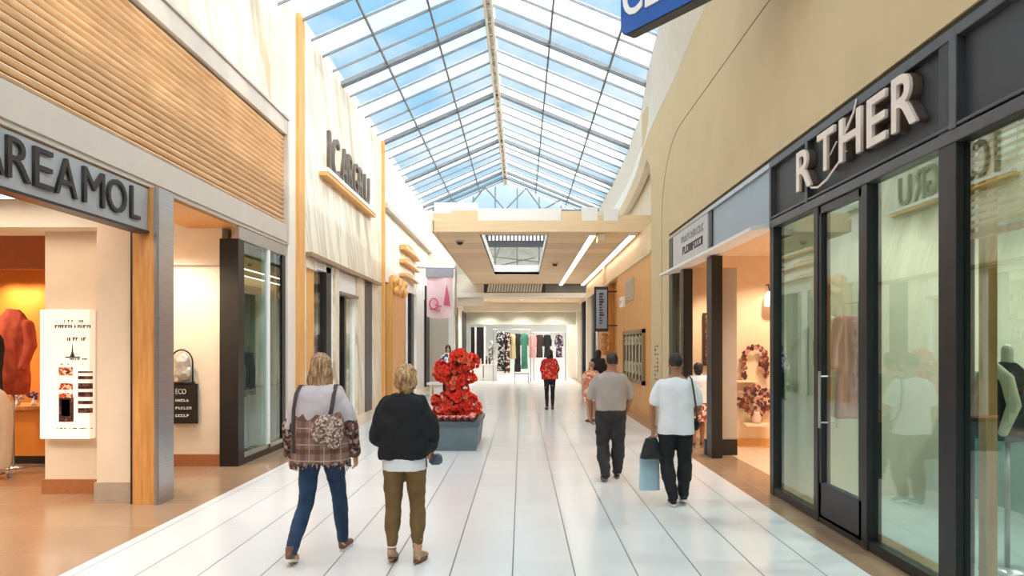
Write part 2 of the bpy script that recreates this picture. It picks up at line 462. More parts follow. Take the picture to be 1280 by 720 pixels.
    # ---- top
    if 'top' in O:
        t = O['top']; mb = MB()
        torso(mb, t['secs'], ex=t.get('ex', 2.5))
        for s in (-1, 1):
            f = t['sleeve']; e0 = t['arm'][0]; e1 = t['arm'][1]; e2 = t['arm'][2]
            a = sh[s] + Vector((-s * .03, 0, -.005))
            if f <= 1: end = sh[s].lerp(el[s], f); pts = [a, sh[s].lerp(end, .5), end]; rad = [e0, (e0 + e1) / 2 * 1.02, e1]
            else: end = el[s].lerp(wr[s], f - 1); pts = [a, sh[s].lerp(el[s], .5), el[s], el[s].lerp(end, .5), end]; rad = [e0, (e0 + e1) / 2, e1, (e1 + e2) / 2, e2]
            chain(mb, pts, rad)
        MB().build(t['name'], t['mat'], root, True, True, mesh=S(remesh(mb, vx, 3, disp=folds(t.get('fold', .007), 10, 7, 1.7))))
    for fn in O.get('extra', []): fn(root, k, S, dict(sh=sh, el=el, wr=wr, an=an, kn=kn, hc=hc))
    # ---- shoes
    if 'shoe' in O:
        um, som = O['shoe']
        for s in (-1, 1):
            a = an[s]; base = Vector((a.x, a.y, 0)); L = lift[s]
            up = MB()
            up.ell((0, -.02, .048), (.034, .043, .045), 14); up.ell((0, .06, .042), (.038, .085, .036), 14); up.ell((0, .135, .034), (.041, .055, .028), 14)
            up.tube([(0, -.012, .03), (0, -.012, O.get('boot', .095))], [.038, O.get('bootr', .039)], n=14, round_ends=False)
            m1 = remesh(up, .006 if fine else .009, 3)
            so = MB(); out = []
            for q in range(28):
                t = 2 * PI * q / 28; w_ = .040 if math.sin(t) > 0 else .035
                out.append((math.cos(t) * w_ * (1.06 if abs(math.sin(t)) < .8 else .97), .06 + math.sin(t) * .135))
            so.prism(out, 2, 0.0, .022)
            m2 = so.mesh('sole')
            # pitch about the ball of the foot when the heel is up
            pv = Vector((0, .13, 0)); M4 = Matrix.Translation(pv) @ Matrix.Rotation(-L, 4, 'X') @ Matrix.Translation(-pv)
            # place so the collar meets the ankle
            c = M4 @ Vector((0, -.01, .07)); base = Vector((a.x, a.y - c.y, 0)); toe = P.get('toe', {}).get(s, s * .10)
            M5 = Matrix.Translation(base) @ Matrix.Rotation(-toe, 4, 'Z') @ M4
            m1.transform(M5); m2.transform(M5)
            so_ = MB().build('shoe', um, root, True, True, mesh=S(m1)); MB().build('sole', som, so_, False, True, mesh=S(m2))
    # ---- hair
    if 'hair' in O:
        h = O['hair']; mb = MB()
        for c, r in h['blobs']: mb.ell(hc(c), r, 20, rot)
        for pts, rad in h.get('locks', []): mb.tube([hc(p) for p in pts], rad, n=10, round_ends=True)
        am = h.get('amp', .004); st = h.get('st', 60)
        def dh(p):
            return am * (noise.noise(Vector((p.x * st, p.y * st, p.z * st * h.get('zs', .15)))) + .6 * noise.noise(Vector((p.x * st * 2, p.y * st * 2, p.z * st * .3))))
        MB().build('hair', h['mat'], root, True, True, mesh=S(remesh(mb, .005 if fine else .010, 2, disp=dh)))
    return root

def short_hair(m):
    return dict(mat=m, amp=.003, st=90, zs=1.0, blobs=[((0, -.022, 1.622), (.080, .090, .088)), ((0, -.048, 1.592), (.066, .052, .052)), ((0, .01, 1.665), (.070, .082, .045))])
def long_hair(m, z=1.38, w=.085):
    zc = (1.60 + z) / 2
    return dict(mat=m, amp=.010, st=48, blobs=[((0, -.018, 1.615), (.087, .100, .097)), ((0, -.045, 1.55), (w, .065, .09)), ((-.01, -.045, zc - .01), (w * 1.0, .055, (1.60 - z) / 2 + .02)),
                ((-w * .75, -.01, zc + .01), (.028, .05, (1.60 - z) / 2)), ((w * .75, -.01, zc + .02), (.028, .05, (1.60 - z) / 2 - .01))])
# ------------------------------------------------------------------ palette
CREAM = mat('cream_plaster', (226, 208, 186), 0.8, var=0.03, scale=3)
CREAMW = mat('warm_white_plaster', (228, 220, 206), 0.8, var=0.03, scale=2)
TANW = mat('tan_plaster', (212, 190, 150), 0.85, var=0.03, scale=1.5)
WHITE = mat('white_paint', (236, 234, 230), 0.6, var=0.02)
WHITEG = mat('gloss_white', (240, 240, 240), 0.25, var=0.02)
MARBLE_SHADE_STREAKS = marble_mat('marble_shade_streaks')  # marble streaks, also rafter shadows put into colour on the upper left wall
GREYT = mat('taupe_metal_panel', (196, 184, 172), 0.45, var=0.03)
STEEL = mat('brushed_steel', (196, 196, 198), 0.32, metal=0.85, var=0.1, scale=4, stretch=(1, 1, 40))
STEELP = mat('sign_steel', (178, 180, 184), 0.45, metal=0.35, var=0.12, scale=3, stretch=(1, .3, 1))
WOOD = mat('honey_wood', (214, 158, 92), 0.45, rgb2=(190, 128, 66), scale=4, stretch=(6, 6, 0.6))
WOODO = mat('orange_wood', (228, 172, 100), 0.45, rgb2=(216, 154, 82), scale=3, stretch=(5, 5, 0.5))
WOODS = mat('slat_wood', (246, 218, 182), 0.5, rgb2=(228, 192, 150), scale=5, stretch=(3, 0.5, 3))
WOODD = mat('dark_orange_wood', (84, 46, 20), 0.7, var=0.2)
SKIRT = mat('skirting_wood', (170, 108, 66), 0.4, var=0.12, scale=5, stretch=(6, .5, 6))
SKIRTG = mat('skirting_stone', (176, 158, 140), 0.4, var=0.08)
BOARD = stripes_mat('ceiling_boards', (244, 216, 176), (190, 156, 114), 1, 1.05, 0.035)
FASC = mat('fascia_wood', (238, 208, 164), 0.5, var=0.06, scale=4, stretch=(.5, .5, 4))
DARKM = mat('charcoal_metal', (52, 52, 56), 0.35, metal=0.4, var=0.1)
DARKF = mat('frame_grey', (88, 88, 92), 0.35, metal=0.5, var=0.1, scale=9)
PANELD = mat('slate_panel', (60, 62, 68), 0.5, var=0.08, scale=3)
BLACK = mat('black_paint', (26, 25, 27), 0.35, var=0.1)
BRONZE = mat('dark_bronze_letters', (44, 36, 32), 0.5, var=0.1)
ROSE = mat('letter_cream', (238, 222, 210), 0.45, var=0.03)
LBACK = mat('letter_return_brown', (92, 74, 62), 0.5, var=0.1)
AMBER = mat('amber_wall', (226, 142, 52), 0.6, var=0.08, scale=2)
AMBERD = mat('copper_bulkhead', (172, 108, 74), 0.6, var=0.06)
GREEN = mat('sage_green_wall', (132, 186, 150), 0.7, var=0.04)
TEAL = mat('teal_panel', (100, 156, 142), 0.6, var=0.05)
PEACH = mat('peach_wall', (240, 212, 178), 0.7, var=0.03)
SKYG = mat('pale_blue_panel', (150, 168, 184), 0.3, var=0.06, scale=1)
LIGHTM = mat('lamp_diffuser', (255, 250, 240), 0.5, emit=(255, 246, 232), estr=4)
WARMM = mat('warm_lamp_diffuser', (255, 240, 210), 0.5, emit=(255, 214, 150), estr=14)
GLASS = glass('shop_glass', (230, 246, 240), 0.16)
GLASSC = glass('clear_glass', (246, 250, 250), 0.05)
ROOFG = glass('roof_glass', (236, 246, 252), 0.03, top=.12)
FROST, n_, l_, b_ = nodes_of('frosted_roof_panel', 0.5)
n_.remove(b_)
t1 = n_.new('ShaderNodeBsdfTranslucent'); t1.inputs[0].default_value = lin((226, 230, 232))
t2 = n_.new('ShaderNodeBsdfTransparent'); t2.inputs[0].default_value = lin((250, 252, 255))
mx = n_.new('ShaderNodeMixShader'); mx.inputs[0].default_value = 0.5
l_.new(t1.outputs[0], mx.inputs[1]); l_.new(t2.outputs[0], mx.inputs[2]); l_.new(mx.outputs[0], n_['Material Output'].inputs[0])
RAFT = mat('rafter_grey', (120, 124, 128), 0.5, var=0.1)
RIDGE = mat('ridge_offwhite', (244, 240, 234), 0.6, var=0.08)
FLOORW = tile_mat('white_floor_tiles', (228, 227, 227), (218, 217, 217), (118, 116, 116), .478, .96, -.07, .70, .0055, .19)
FLOORB = tile_mat('brown_stone_tiles', (164, 134, 106), (148, 118, 92), (132, 108, 86), .9, .9, .2, .3, .003, .18)
FLOORC = tile_mat('cream_shop_floor', (226, 206, 182), (216, 194, 168), (190, 170, 146), .6, .6, .2, .3, .003, .2)
FLOORG = tile_mat('grey_shop_floor', (186, 192, 190), (170, 178, 176), (150, 158, 156), .6, .6, .2, .3, .003, .12)

XL, XR = -4.1, 2.95
YB, YE = -7.0, 42.0
ZE, ZR, XRG = 7.7, 9.2, -0.72

# ------------------------------------------------------------------ floors
struct('floor', B(-3.52, 2.66, YB, 37.0, -.12, 0), FLOORW)
struct('floor', B(-10.5, -3.52, YB, 12.0, -.12, 0), FLOORB)
struct('floor', B(-10.5, -3.52, 12.0, 37.0, -.12, 0), FLOORC)
struct('floor', B(2.66, 3.35, YB, 37.0, -.12, 0), FLOORB)
struct('floor', B(3.35, 9, YB, 8.06, -.12, 0), FLOORG)
struct('floor', B(3.35, 9, 8.06, 37.0, -.12, 0), FLOORC)
struct('floor', B(-10.5, 9, 37.0, YE, -.12, 0), FLOORG)
struct('ground', B(-60, 60, -40, 90, -.6, -.12), mat('outside_ground', (170, 168, 160), .9))

# ------------------------------------------------------------------ glazed roof
roof = sroot('ceiling', (0, 0, ZE), 'pitched glass roof of white and clear panes over the mall walkway')
XLE, XRE = -4.22, 3.35
def zroof(x):
    return ZR - (ZR - ZE) * (XRG - x) / (XRG + 4.15) if x < XRG else ZR - (ZR - ZE) * (x - XRG) / (2.95 - XRG)
clear, frost = MB(), MB()
rand = random.Random(3)
raft, main = MB(), MB()
def rafter(mb, y, w, d, up=0.0):
    for xa in (XLE, XRE):
        mb.prism([(xa, zroof(xa) + up), (XRG, ZR + up), (XRG, ZR + up - d), (xa, zroof(xa) + up - d)], 1, y - w / 2, y + w / 2)
y = YB; i = 0; PITCH = 0.75
YG = 31.0
while y < YG:
    if i % 6 == 0:
        rafter(main, y - .07, .035, .10, .02); rafter(main, y + .07, .035, .10, .02)
    else: rafter(raft, y, .024, .05)
    for side, xa in ((0, XLE), (1, XRE)):
        segs = 3
        for q in range(segs):
            x0 = xa + (XRG - xa) * q / segs; x1 = xa + (XRG - xa) * (q + 1) / segs
            isf = (i % 5 in (0, 2)) if side == 0 else (i % 5 not in (1, 4))
            tgt = frost if isf else clear
            e = .012
            z0, z1 = zroof(x0), zroof(x1)
            tgt.quadstrip([(x0, y, z0 + .02), (x0, y + PITCH, z0 + .02)], [(x1, y, z1 + .02), (x1, y + PITCH, z1 + .02)])
    y += PITCH; i += 1
struct('rafter', raft, RAFT, parent=roof)
struct('main_rafter', main, RAFT, parent=roof)
struct('glass_pane', clear, ROOFG, parent=roof)
struct('frosted_pane', frost, FROST, parent=roof)
mb = MB()
mb.box(XRG - .10, XRG - .04, YB, YG, ZR - .16, ZR - .06); mb.box(XRG + .04, XRG + .10, YB, YG, ZR - .16, ZR - .06); mb.box(XRG - .12, XRG + .12, YB, YG, ZR - .05, ZR + .05)
yy = YB
while yy < YG: mb.box(XRG - .04, XRG + .04, yy, yy + .05, ZR - .15, ZR - .08); yy += .62
struct('ridge_beam', mb, RIDGE, parent=roof)
mb = MB()
for f_ in (1 / 3, 2 / 3):
    for xa in (XLE, XRE):
        x = xa + (XRG - xa) * f_
        mb.box(x - .02, x + .02, YB, YG, zroof(x) - .05, zroof(x) + .0)
struct('purlin', mb, RAFT, parent=roof)
# tie truss at the far end of the roof
mb = MB(); yt = 29.6
mb.tube([(-3.9, yt, 7.65), (2.9, yt, 7.65)], .04, 8)
pts = [(-3.9, 7.65), (-3.0, 8.1), (-2.4, 7.65), (-1.6, 8.65), (-.72, 7.65), (.2, 8.6), (.9, 7.65), (1.7, 8.1), (2.9, 7.65)]
for a, b_2 in zip(pts[:-1], pts[1:]): mb.tube([(a[0], yt, a[1]), (b_2[0], yt, b_2[1])], .03, 8)
mb.tube([(-4.1, yt, 7.65), (-.72, yt, 9.05), (2.95, yt, 7.65)], .04, 8)
struct('end_truss', mb, RAFT, parent=roof)
# glazed gable with two dark bands
gab = MB()
gab.bm.faces.new([gab.bm.verts.new((a_, 31.0, c_)) for a_, c_ in ((-4.2, 6.95), (2.95, 6.95), (2.95, 7.7), (XRG, ZR), (-4.2, 7.7))])
struct('gable_pane', gab, FROST, parent=roof)
mb = MB()
for x in (-4.15, -3.2, -2.2, -1.2, -.2, .8, 1.8, 2.9): mb.box(x - .03, x + .03, 30.94, 31.0, 5.0, zroof(x))
for z in (6.95, 7.65): mb.box(-4.2, 2.95, 30.93, 31.0, z - .04, z + .04)
struct('gable_frame', mb, RAFT, parent=roof)
gg = sroot('window_1', (0, 31, 5), 'clerestory glazing seen through the ceiling opening')
struct('pane', B(-4.2, 2.95, 31.0, 31.02, 5.0, 6.25), GLASSC, parent=gg)
struct('band', B(-4.2, 2.95, 30.9, 31.05, 6.25, 6.95), PANELD, parent=gg)
mb = MB()
for k in range(22): mb.box(-1.5 + k * .17, -1.5 + k * .17 + .1, 30.86, 30.9, 6.52, 6.74)
struct('white_square', mb, WHITE, parent=gg)
mb = MB()
for a, b_2 in (((-1.4, 5.1), (-1.0, 6.2)), ((-1.3, 5.8), (1.2, 5.5)), ((-1.4, 5.3), (.6, 5.75)), ((-.5, 5.05), (1.2, 5.3))):
    mb.tube([(a[0], 30.9, a[1]), (b_2[0], 30.9, b_2[1])], .025, 6)
struct('brace', mb, RAFT, parent=gg)

# ------------------------------------------------------------------ left side, high walls
struct('wall_left', B(-4.7, -4.38, YB, 11.9, 3.5, 7.9), MARBLE_SHADE_STREAKS)                  # over the slatted storefront; marble streaks stand in for rafter shadows
struct('trim_1', B(-4.45, -4.06, YB, 11.83, 5.40, 5.66).box(-4.47, -4.03, YB, 11.83, 5.66, 5.70), GREYT)
struct('trim_2', B(-4.5, -4.06, YB, 11.83, 3.54, 3.84).box(-4.5, -4.08, YB, 11.83, 3.49, 3.54), GREYT)
struct('trim_3', B(-4.85, -4.12, YB, 11.83, 3.46, 3.49), WOOD)
sl = sroot('wall_left', (-4.3, 2, 3.84), 'wall cladding of horizontal round wooden slats above the storefronts')
struct('backing', B(-4.40, -4.30, YB, 11.8, 3.84, 5.4), WOODD, parent=sl)
mb = MB(); ns = 19; zs0 = 3.86; pit = (5.39 - 3.86) / ns
for k in range(ns):
    z = zs0 + pit * (k + .5)
    pts = []
    for q in range(10):
        a = 2 * PI * q / 10
        pts.append((-4.19 + .085 * math.cos(a), z + .0255 * math.sin(a)))
    mb.prism(pts, 1, YB, 11.78)
struct('slat', mb, WOODS, parent=sl)
struct('trim_4', B(-4.45, -4.05, 11.78, 11.86, 3.5, 5.66), GREYT)

# marble building between the slatted shop and the far shops
struct('trim_5', B(-4.7, -4.08, 11.86, 12.28, 0, 7.9), CREAMW)
struct('trim_6', B(-4.7, -4.02, 12.28, 12.62, 0, 7.9), WOODO)
mw = MB()
YM0, YM1 = 12.62, 20.0
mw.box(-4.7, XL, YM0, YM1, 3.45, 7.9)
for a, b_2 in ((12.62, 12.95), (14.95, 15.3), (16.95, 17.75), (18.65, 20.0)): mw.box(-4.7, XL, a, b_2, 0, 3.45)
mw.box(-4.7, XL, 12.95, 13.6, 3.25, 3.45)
struct('wall_left', mw, MARBLE_SHADE_STREAKS, label='streaked cream marble shopfront wall with a tall sign')
struct('trim_7', B(-4.15, -3.98, 12.9, 19.4, 3.45, 3.53), mat('ledge_brown', (150, 122, 92), .5))
struct('trim_8', B(-4.15, -4.02, 19.9, 20.06, 0, 7.75), WOODO)
struct('wall_left', B(-9.0, -4.3, 19.75, 20.05, 0, 7.9), CREAMW)
struct('wall_left', B(-9.0, -4.45, 12.0, 12.3, 0, 3.6), CREAMW)
struct('wall_left', B(-9.0, -8.8, 12.3, 37.0, 0, 3.7), CREAMW)
struct('ceiling', B(-9.0, -4.3, 12.0, 37.0, 3.6, 3.7), WHITE)
struct('wall_left', B(-4.5, -4.2, 20.05, 31.2, 5.95, 7.9), WHITE)
struct('wall_left', B(-4.7, XL - .02, 20.05, 30.0, 3.7, 5.85), CREAMW)
struct('trim_9', B(-4.6, -3.95, 20.05, 30.0, 5.82, 5.98), GREYT)

# soffit wood + inner returns of the near left shop
struct('wall_left', B(-10.5, -4.3, YB, 12.0, 3.52, 3.62), WHITE)   # shop ceiling slab
struct('trim_10', B(-10.3, -4.5, 7.75, 8.35, 3.10, 3.52), CREAMW)
struct('trim_11', B(-10.3, -7.0, 3.0, 7.75, 3.40, 3.52), WHITE)
# ------------------------------------------------------------------ near left shop
struct('wall_left', B(-4.76, -4.30, 7.62, 8.35, 0, 3.52), CREAM)
struct('baseboard_left', B(-4.78, -4.29, 7.60, 8.36, 0, .22), SKIRTG)
struct('wall_left', B(-5.64, -4.76, 8.05, 8.35, 0, 3.52), CREAM)
struct('baseboard_left', B(-5.66, -4.78, 8.02, 8.36, 0, .17), SKIRT)
struct('wall_left', B(-5.80, -5.64, 8.35, 10.9, 0, 3.52), CREAM)
struct('wall_left', B(-6.2, -4.36, 9.9, 10.1, 0, 3.52), CREAM)
struct('trim_12', B(-5.64, -4.36, 9.86, 9.9, 2.92, 2.95), GREYT)
struct('baseboard_left', B(-5.64, -4.38, 9.86, 9.9, 0, .17), SKIRT)
struct('wall_left', B(-10.5, -5.64, 10.8, 11.0, 0, 3.52), AMBER, label='amber back wall of the near left shop')
struct('trim_13', B(-10.3, -5.8, 10.35, 10.8, 2.92, 3.52), AMBERD)
struct('wall_left', B(-10.6, -10.4, YB, 11.0, 0, 3.6), CREAM)
struct('wall_left', B(-10.5, -3.55, YB - .2, YB, 0, 7.9), CREAM)
# column at the shop edge
cl = sroot('trim_14', (-4.1, 7.7, 0), 'honey wood column with a steel edge between two openings')
struct('wood_face', B(-4.28, -4.02, 7.48, 7.78, 0, 3.49), WOOD, parent=cl)
struct('steel_edge', B(-4.02, -3.985, 7.47, 7.79, 0, 3.49).box(-4.03, -4.0, 7.455, 7.48, 0, 3.49), STEEL, parent=cl)
struct('shutter_guide', B(-4.315, -4.285, 7.50, 7.58, 0, 3.0), DARKM, parent=cl)
struct('trim_15', B(-4.33, -4.30, 7.56, 7.60, 0, 3.0), DARKM)

# sign band over the shop mouth
s = thing('shop_sign', 'brushed steel sign band with large dark letters over the near left shop', 'sign', (-4.1, 4, 3.0))
B(-4.22, -4.10, -1.0, 7.46, 3.0, 3.47).build('band', STEELP, s)
B(-4.24, -4.08, -1.0, 7.46, 2.98, 3.005).build('lower_edge', DARKM, s)
for ch, y0, y1 in (('A', 5.08, 5.36), ('R', 5.39, 5.65), ('E', 5.69, 5.92), ('A', 5.95, 6.24), ('M', 6.33, 6.65), ('O', 6.70, 7.02), ('L', 7.10, 7.27)):
    a = place_text(ch, .335, (y1 - y0), .03, (-4.10, y0, 3.09), (0, 1, 0), (0, 0, 1), 'letter', BRONZE, s, offset=-.004)

# window of the left shop (dark post, glass, plinth)
w = sroot('window_2', (XL, 10.8, 0), 'floor length shop window with a dark post on the left side')
struct('post', B(-4.37, XL, 9.84, 10.05, 0, 3.3), BLACK, parent=w)
struct('post', B(-4.2, XL, 11.65, 11.8, 0, 3.3), BLACK, parent=w)
struct('plinth', B(-4.22, XL, 10.05, 11.8, 0, .10), BLACK, parent=w)
struct('rail', B(-4.16, XL + .01, 10.05, 11.65, .10, .16).box(-4.2, XL + .01, 9.84, 11.8, 3.3, 3.48), STEEL, parent=w)
struct('mullion', B(-4.2, XL + .01, 10.98, 11.06, .1, 3.3), WHITEG, parent=w)
struct('pane', B(-4.13, -4.12, 10.05, 11.65, .16, 3.3), GLASS, parent=w)
struct('wall_left', B(-5.8, -4.4, 11.85, 12.0, 0, 3.5), CREAM)
struct('reflected_panel', B(-5.0, -4.3, 10.2, 11.8, 2.7, 3.4), WOOD)  # wood block added inside the window in place of a reflected panel
# dark garments on a rail in the window
s = thing('clothes_rail', 'chrome rail hung with dark clothes in the left shop window', 'clothes rail', (-4.6, 10.8, 0))
mb = MB(); mb.tube([(-4.62, 10.2, .14), (-4.62, 10.2, 1.75), (-4.62, 11.5, 1.75), (-4.62, 11.5, .14)], .015, 8); mb.box(-4.8, -4.45, 10.17, 10.23, .0, .03).box(-4.8, -4.45, 11.47, 11.53, .0, .03)
mb.tube([(-4.62, 10.2, .03), (-4.62, 10.2, .2)], .015, 8); mb.tube([(-4.62, 11.5, .03), (-4.62, 11.5, .2)], .015, 8)
mb.build('frame', STEEL, s)
GARM = [mat('garment_black', (34, 34, 38), .9, var=.2), mat('garment_navy', (48, 56, 74), .9, var=.2), mat('garment_grey', (120, 118, 116), .9, var=.1)]
def garment(name, x, y, ztop, L, W, m, label, axis='y', group=None, th=.05, sleeves=True, cat='garment'):
    """a hanging garment: shoulders, sleeves, slightly flared body, with a hanger"""
    g = thing(name, label, cat, (x, y, ztop - L), group)
    mb = MB(); secs = [(ztop - L, W * .95, th, 0, 0), (ztop - L * .5, W * .78, th * .9, 0, 0), (ztop - L * .22, W * .72, th, 0, 0), (ztop - .06, W * .80, th * .8, 0, 0), (ztop, W * .25, th * .5, 0, 0)]
    torso(mb, secs, 20, 3, 2.2)
    if sleeves:
        for s_ in (-1, 1): mb.tube([(s_ * W * .7, 0, ztop - .06), (s_ * W * 1.0, 0, ztop - .3), (s_ * W * 1.02, 0, ztop - .55)], [.05, .045, .04], 10, round_ends=True)
    me = remesh(mb, .015, 1, disp=folds(.014, 16, 2.5, x + y))
    rz = Matrix.Rotation(0 if axis == 'x' else PI / 2, 4, 'Z')
    me.transform(Matrix.Translation((x, y, 0)) @ rz)
    MB().build('cloth', m, g, True, mesh=me)
    mb = MB(); mb.tube([(x, y, ztop - .01), (x, y, ztop + .05), (x + .02, y, ztop + .075), (x + .0, y, ztop + .10)], .004, 6)
    mb.build('hanger', STEEL, g)
    return g
for k in range(6):
    garment('hanging_shirt', -4.62, 10.38 + k * .2, 1.65, .62 + .1 * (k % 2), .20, GARM[k % 3], 'dark shirt hanging on the chrome rail in the left shop window', 'x', 'dark shirts on the chrome rail', .035)

# illuminated panel
s = thing('menu_lightbox', 'tall backlit white panel with pictures in two columns on the cream wall', 'sign', (-5.3, 8.0, .66))
LB = mat('lightbox_face', (252, 246, 236), .4, emit=(255, 246, 232), estr=.3)
B(-5.62, -5.04, 7.93, 8.05, .66, 2.17, .01).build('panel', LB, s)
INK = mat('print_dark', (60, 52, 50), .6); PICR = spots_mat('print_food', (206, 92, 50), ((236, 190, 150), (180, 60, 30), (246, 226, 206), (120, 60, 40)), 40)
PICD = spots_mat('print_dark_swatches', (70, 44, 42), ((96, 56, 50), (120, 80, 70), (60, 36, 38)), 45)
x0 = -5.62; dx = .58 / 63.0; Z = lambda y: 1.75 + (432 - y) / 850 * 7.93; X = lambda x: (x - 652) / 850 * 7.93
def rect(xa, xb, ya, yb, nm, m): B(X(xa), X(xb), 7.922, 7.93, Z(yb), Z(ya)).build(nm, m, s)
for xa, xb, ya, yb in ((74, 91, 459, 469), (74, 91, 479, 487), (74, 91, 491, 497)): rect(xa, xb, ya, yb, 'picture', PICR)
rect(74, 92, 497, 527, 'picture', PICD); rect(77, 88, 499, 520, 'picture', PICR)
for ya, yb in ((464, 466), (470, 474), (479, 486), (490, 496), (501, 505), (510, 516)): rect(98, 116, ya, yb, 'swatch', PICD)
def dashes(z0, h, x0, x1, rnd, nm='lettering', fill=.7, m=INK, y=7.922):
    mb = MB(); x = x0
    while x < x1:
        w_ = h * rnd.uniform(.35, .9)
        if rnd.random() < fill:
            mb.box(x, x + w_ * .35, y, y + .008, z0, z0 + h)
            if rnd.random() < .6: mb.box(x, x + w_, y, y + .008, z0 + h * rnd.choice((0, .4, .75)), z0 + h * rnd.choice((0, .4, .75)) + h * .25) if False else mb.box(x, x + w_, y, y + .008, z0 + h * .7, z0 + h)
        x += w_ * 1.35
    mb.build(nm, m, s)
rn = random.Random(5)
dashes(Z(403), .03, X(71), X(112), rn, fill=.5); dashes(Z(410), .035, X(69), X(116), rn, fill=1); dashes(Z(426), .04, X(82), X(110), rn, fill=.8)
dashes(Z(450), .02, X(88), X(108), rn); dashes(Z(456), .015, X(74), X(112), rn, fill=.5, m=mat('print_orange', (220, 140, 90), .6)); dashes(Z(536), .012, X(72), X(116), rn, fill=.5)
mb = MB(); mb.prism([(X(87.5), Z(447)), (X(94), Z(447)), (X(91.5), Z(440)), (X(90.8), Z(430)), (X(90), Z(440))], 1, 7.922, 7.93); mb.box(X(82), X(100), 7.922, 7.93, Z(447), Z(445.6)); mb.build('tower_drawing', INK, s)

# black wall sign and silver dome above it
s = thing('wall_sign', 'small black sign with white lettering on the cream wall of the recess', 'sign', (-4.88, 9.88, .62))
B(-5.07, -4.69, 9.83, 9.87, .62, 1.20, .01).build('board', BLACK, s)
WL = mat('white_lettering', (232, 228, 222), .6)
place_text('ECO', .075, .15, .006, (-5.0, 9.83, 1.05), (1, 0, 0), (0, 0, 1), 'lettering', WL, s)
for q, (t_, w_) in enumerate((('TEXTS', .19), ('WEEKLOVE', .26), ('RELIVE', .24))): glyphs('lettering', WL, s, 5 + q % 2, .035, (-5.0, 9.83, .94 - q * .11), (1, 0, 0), (0, 0, 1), .04, q)
s = thing('wall_lamp', 'rounded silver shape inside a black hoop above the small black sign', 'wall lamp', (-4.9, 9.8, 1.2))
mb = MB(); pts = [(-5.06, 9.8, 1.21), (-5.06, 9.8, 1.48)] + [(-4.9 - .16 * math.cos(a), 9.8, 1.50 + .19 * math.sin(a)) for a in [PI * q / 12 for q in range(13)]] + [(-4.74, 9.8, 1.48), (-4.74, 9.8, 1.21)]
mb.tube(pts, .012, 8); mb.box(-5.06, -4.74, 9.78, 9.88, 1.20, 1.225); mb.build('hoop', BLACK, s, True)
mb = MB(); mb.ell((-4.89, 9.8, 1.50), (.115, .06, .15), 18); mb.ell((-4.87, 9.8, 1.37), (.125, .06, .12), 18)
MB().build('dome', mat('crinkled_silver', (214, 212, 208), .3, metal=.6, var=.2, scale=14, bump=.5), s, True, mesh=remesh(mb, .012, 2, disp=folds(.012, 14, 14)))

# interior of the near left shop
s = thing('counter', 'honey wood shop counter with a dark base in front of the amber wall', 'counter', (-7.7, 10.3, 0))
B(-8.6, -6.0, 10.05, 10.6, .12, .80).build('body', AMBER, s); B(-8.65, -5.98, 9.98, 10.62, .80, .86, .01).build('top', WOOD, s); B(-8.6, -5.95, 10.08, 10.7, 0, .12).build('base', BLACK, s)
def trinket(x, y, m, label):
    t_ = thing('ornament', label, 'ornament', (x, y, .86))
    mb = MB(); mb.lathe((x, y, .86), [(.03, 0), (.045, .02), (.03, .06), (.012, .09), (.02, .11)], 14); mb.build('vase', WHITEG, t_, True)
    mb = MB(); rr_ = random.Random(x)
    for q in range(14): mb.ell((x + rr_.uniform(-.08, .08), y + rr_.uniform(-.05, .05), .98 + rr_.uniform(-.02, .07)), (.025, .025, .02), 8)
    mb.build('blossom', m, t_, True)
trinket(-7.28, 10.15, mat('purple_petals', (96, 84, 140), .7, var=.2), 'little vase of purple flowers on the wood counter')
trinket(-7.50, 10.12, mat('silver_petals', (200, 196, 200), .4, var=.2), 'little vase of pale silver flowers on the wood counter')
# red coat on a stand
s = thing('clothing_stand', 'red orange coat draped on a stand in front of the amber wall', 'mannequin', (-7.25, 9.7, 0))
REDC = mat('red_orange_fabric', (196, 82, 44), .8, rgb2=(160, 56, 30), scale=8)
mb = MB(); torso(mb, [(1.15, .16, .09, .06, 0), (1.4, .22, .13, .0, 0), (1.75, .24, .13, -.02, 0), (2.05, .24, .12, 0, 0), (2.25, .19, .10, .0, 0), (2.37, .08, .06, 0, 0)], 24, 4, 2.2)
mb.tube([(.2, 0, 2.15), (.27, -.03, 1.85), (.22, -.1, 1.55)], [.08, .075, .06], 12, round_ends=True)
me = remesh(mb, .016, 2, disp=folds(.02, 7, 3)); me.transform(Matrix.Translation((-7.25, 9.7, -.1)))
MB().build('coat', REDC, s, True, mesh=me)
mb = MB(); mb.tube([(-7.25, 9.7, .03), (-7.25, 9.7, 1.3)], .018, 8); mb.lathe((-7.25, 9.7, 0), [(.16, 0), (.16, .02), (.03, .04)], 20); mb.build('stand', STEEL, s, True)
s = thing('clothing_stand', 'black garment on a stand left of the red coat', 'mannequin', (-7.22, 9.25, 0))
mb = MB(); torso(mb, [(1.0, .16, .09, 0, 0), (1.5, .15, .1, 0, 0), (1.85, .17, .11, 0, 0), (2.0, .13, .07, 0, 0), (2.07, .05, .05, 0, 0)], 20, 3, 2.2)
me = remesh(mb, .018, 2, disp=folds(.015, 9, 4)); me.transform(Matrix.Translation((-7.22, 9.25, -.1))); MB().build('cloth', GARM[0], s, True, mesh=me)
mb = MB(); mb.tube([(-7.22, 9.25, .03), (-7.22, 9.25, 1.2)], .018, 8); mb.lathe((-7.22, 9.25, 0), [(.15, 0), (.15, .02), (.03, .04)], 20); mb.build('stand', STEEL, s, True)
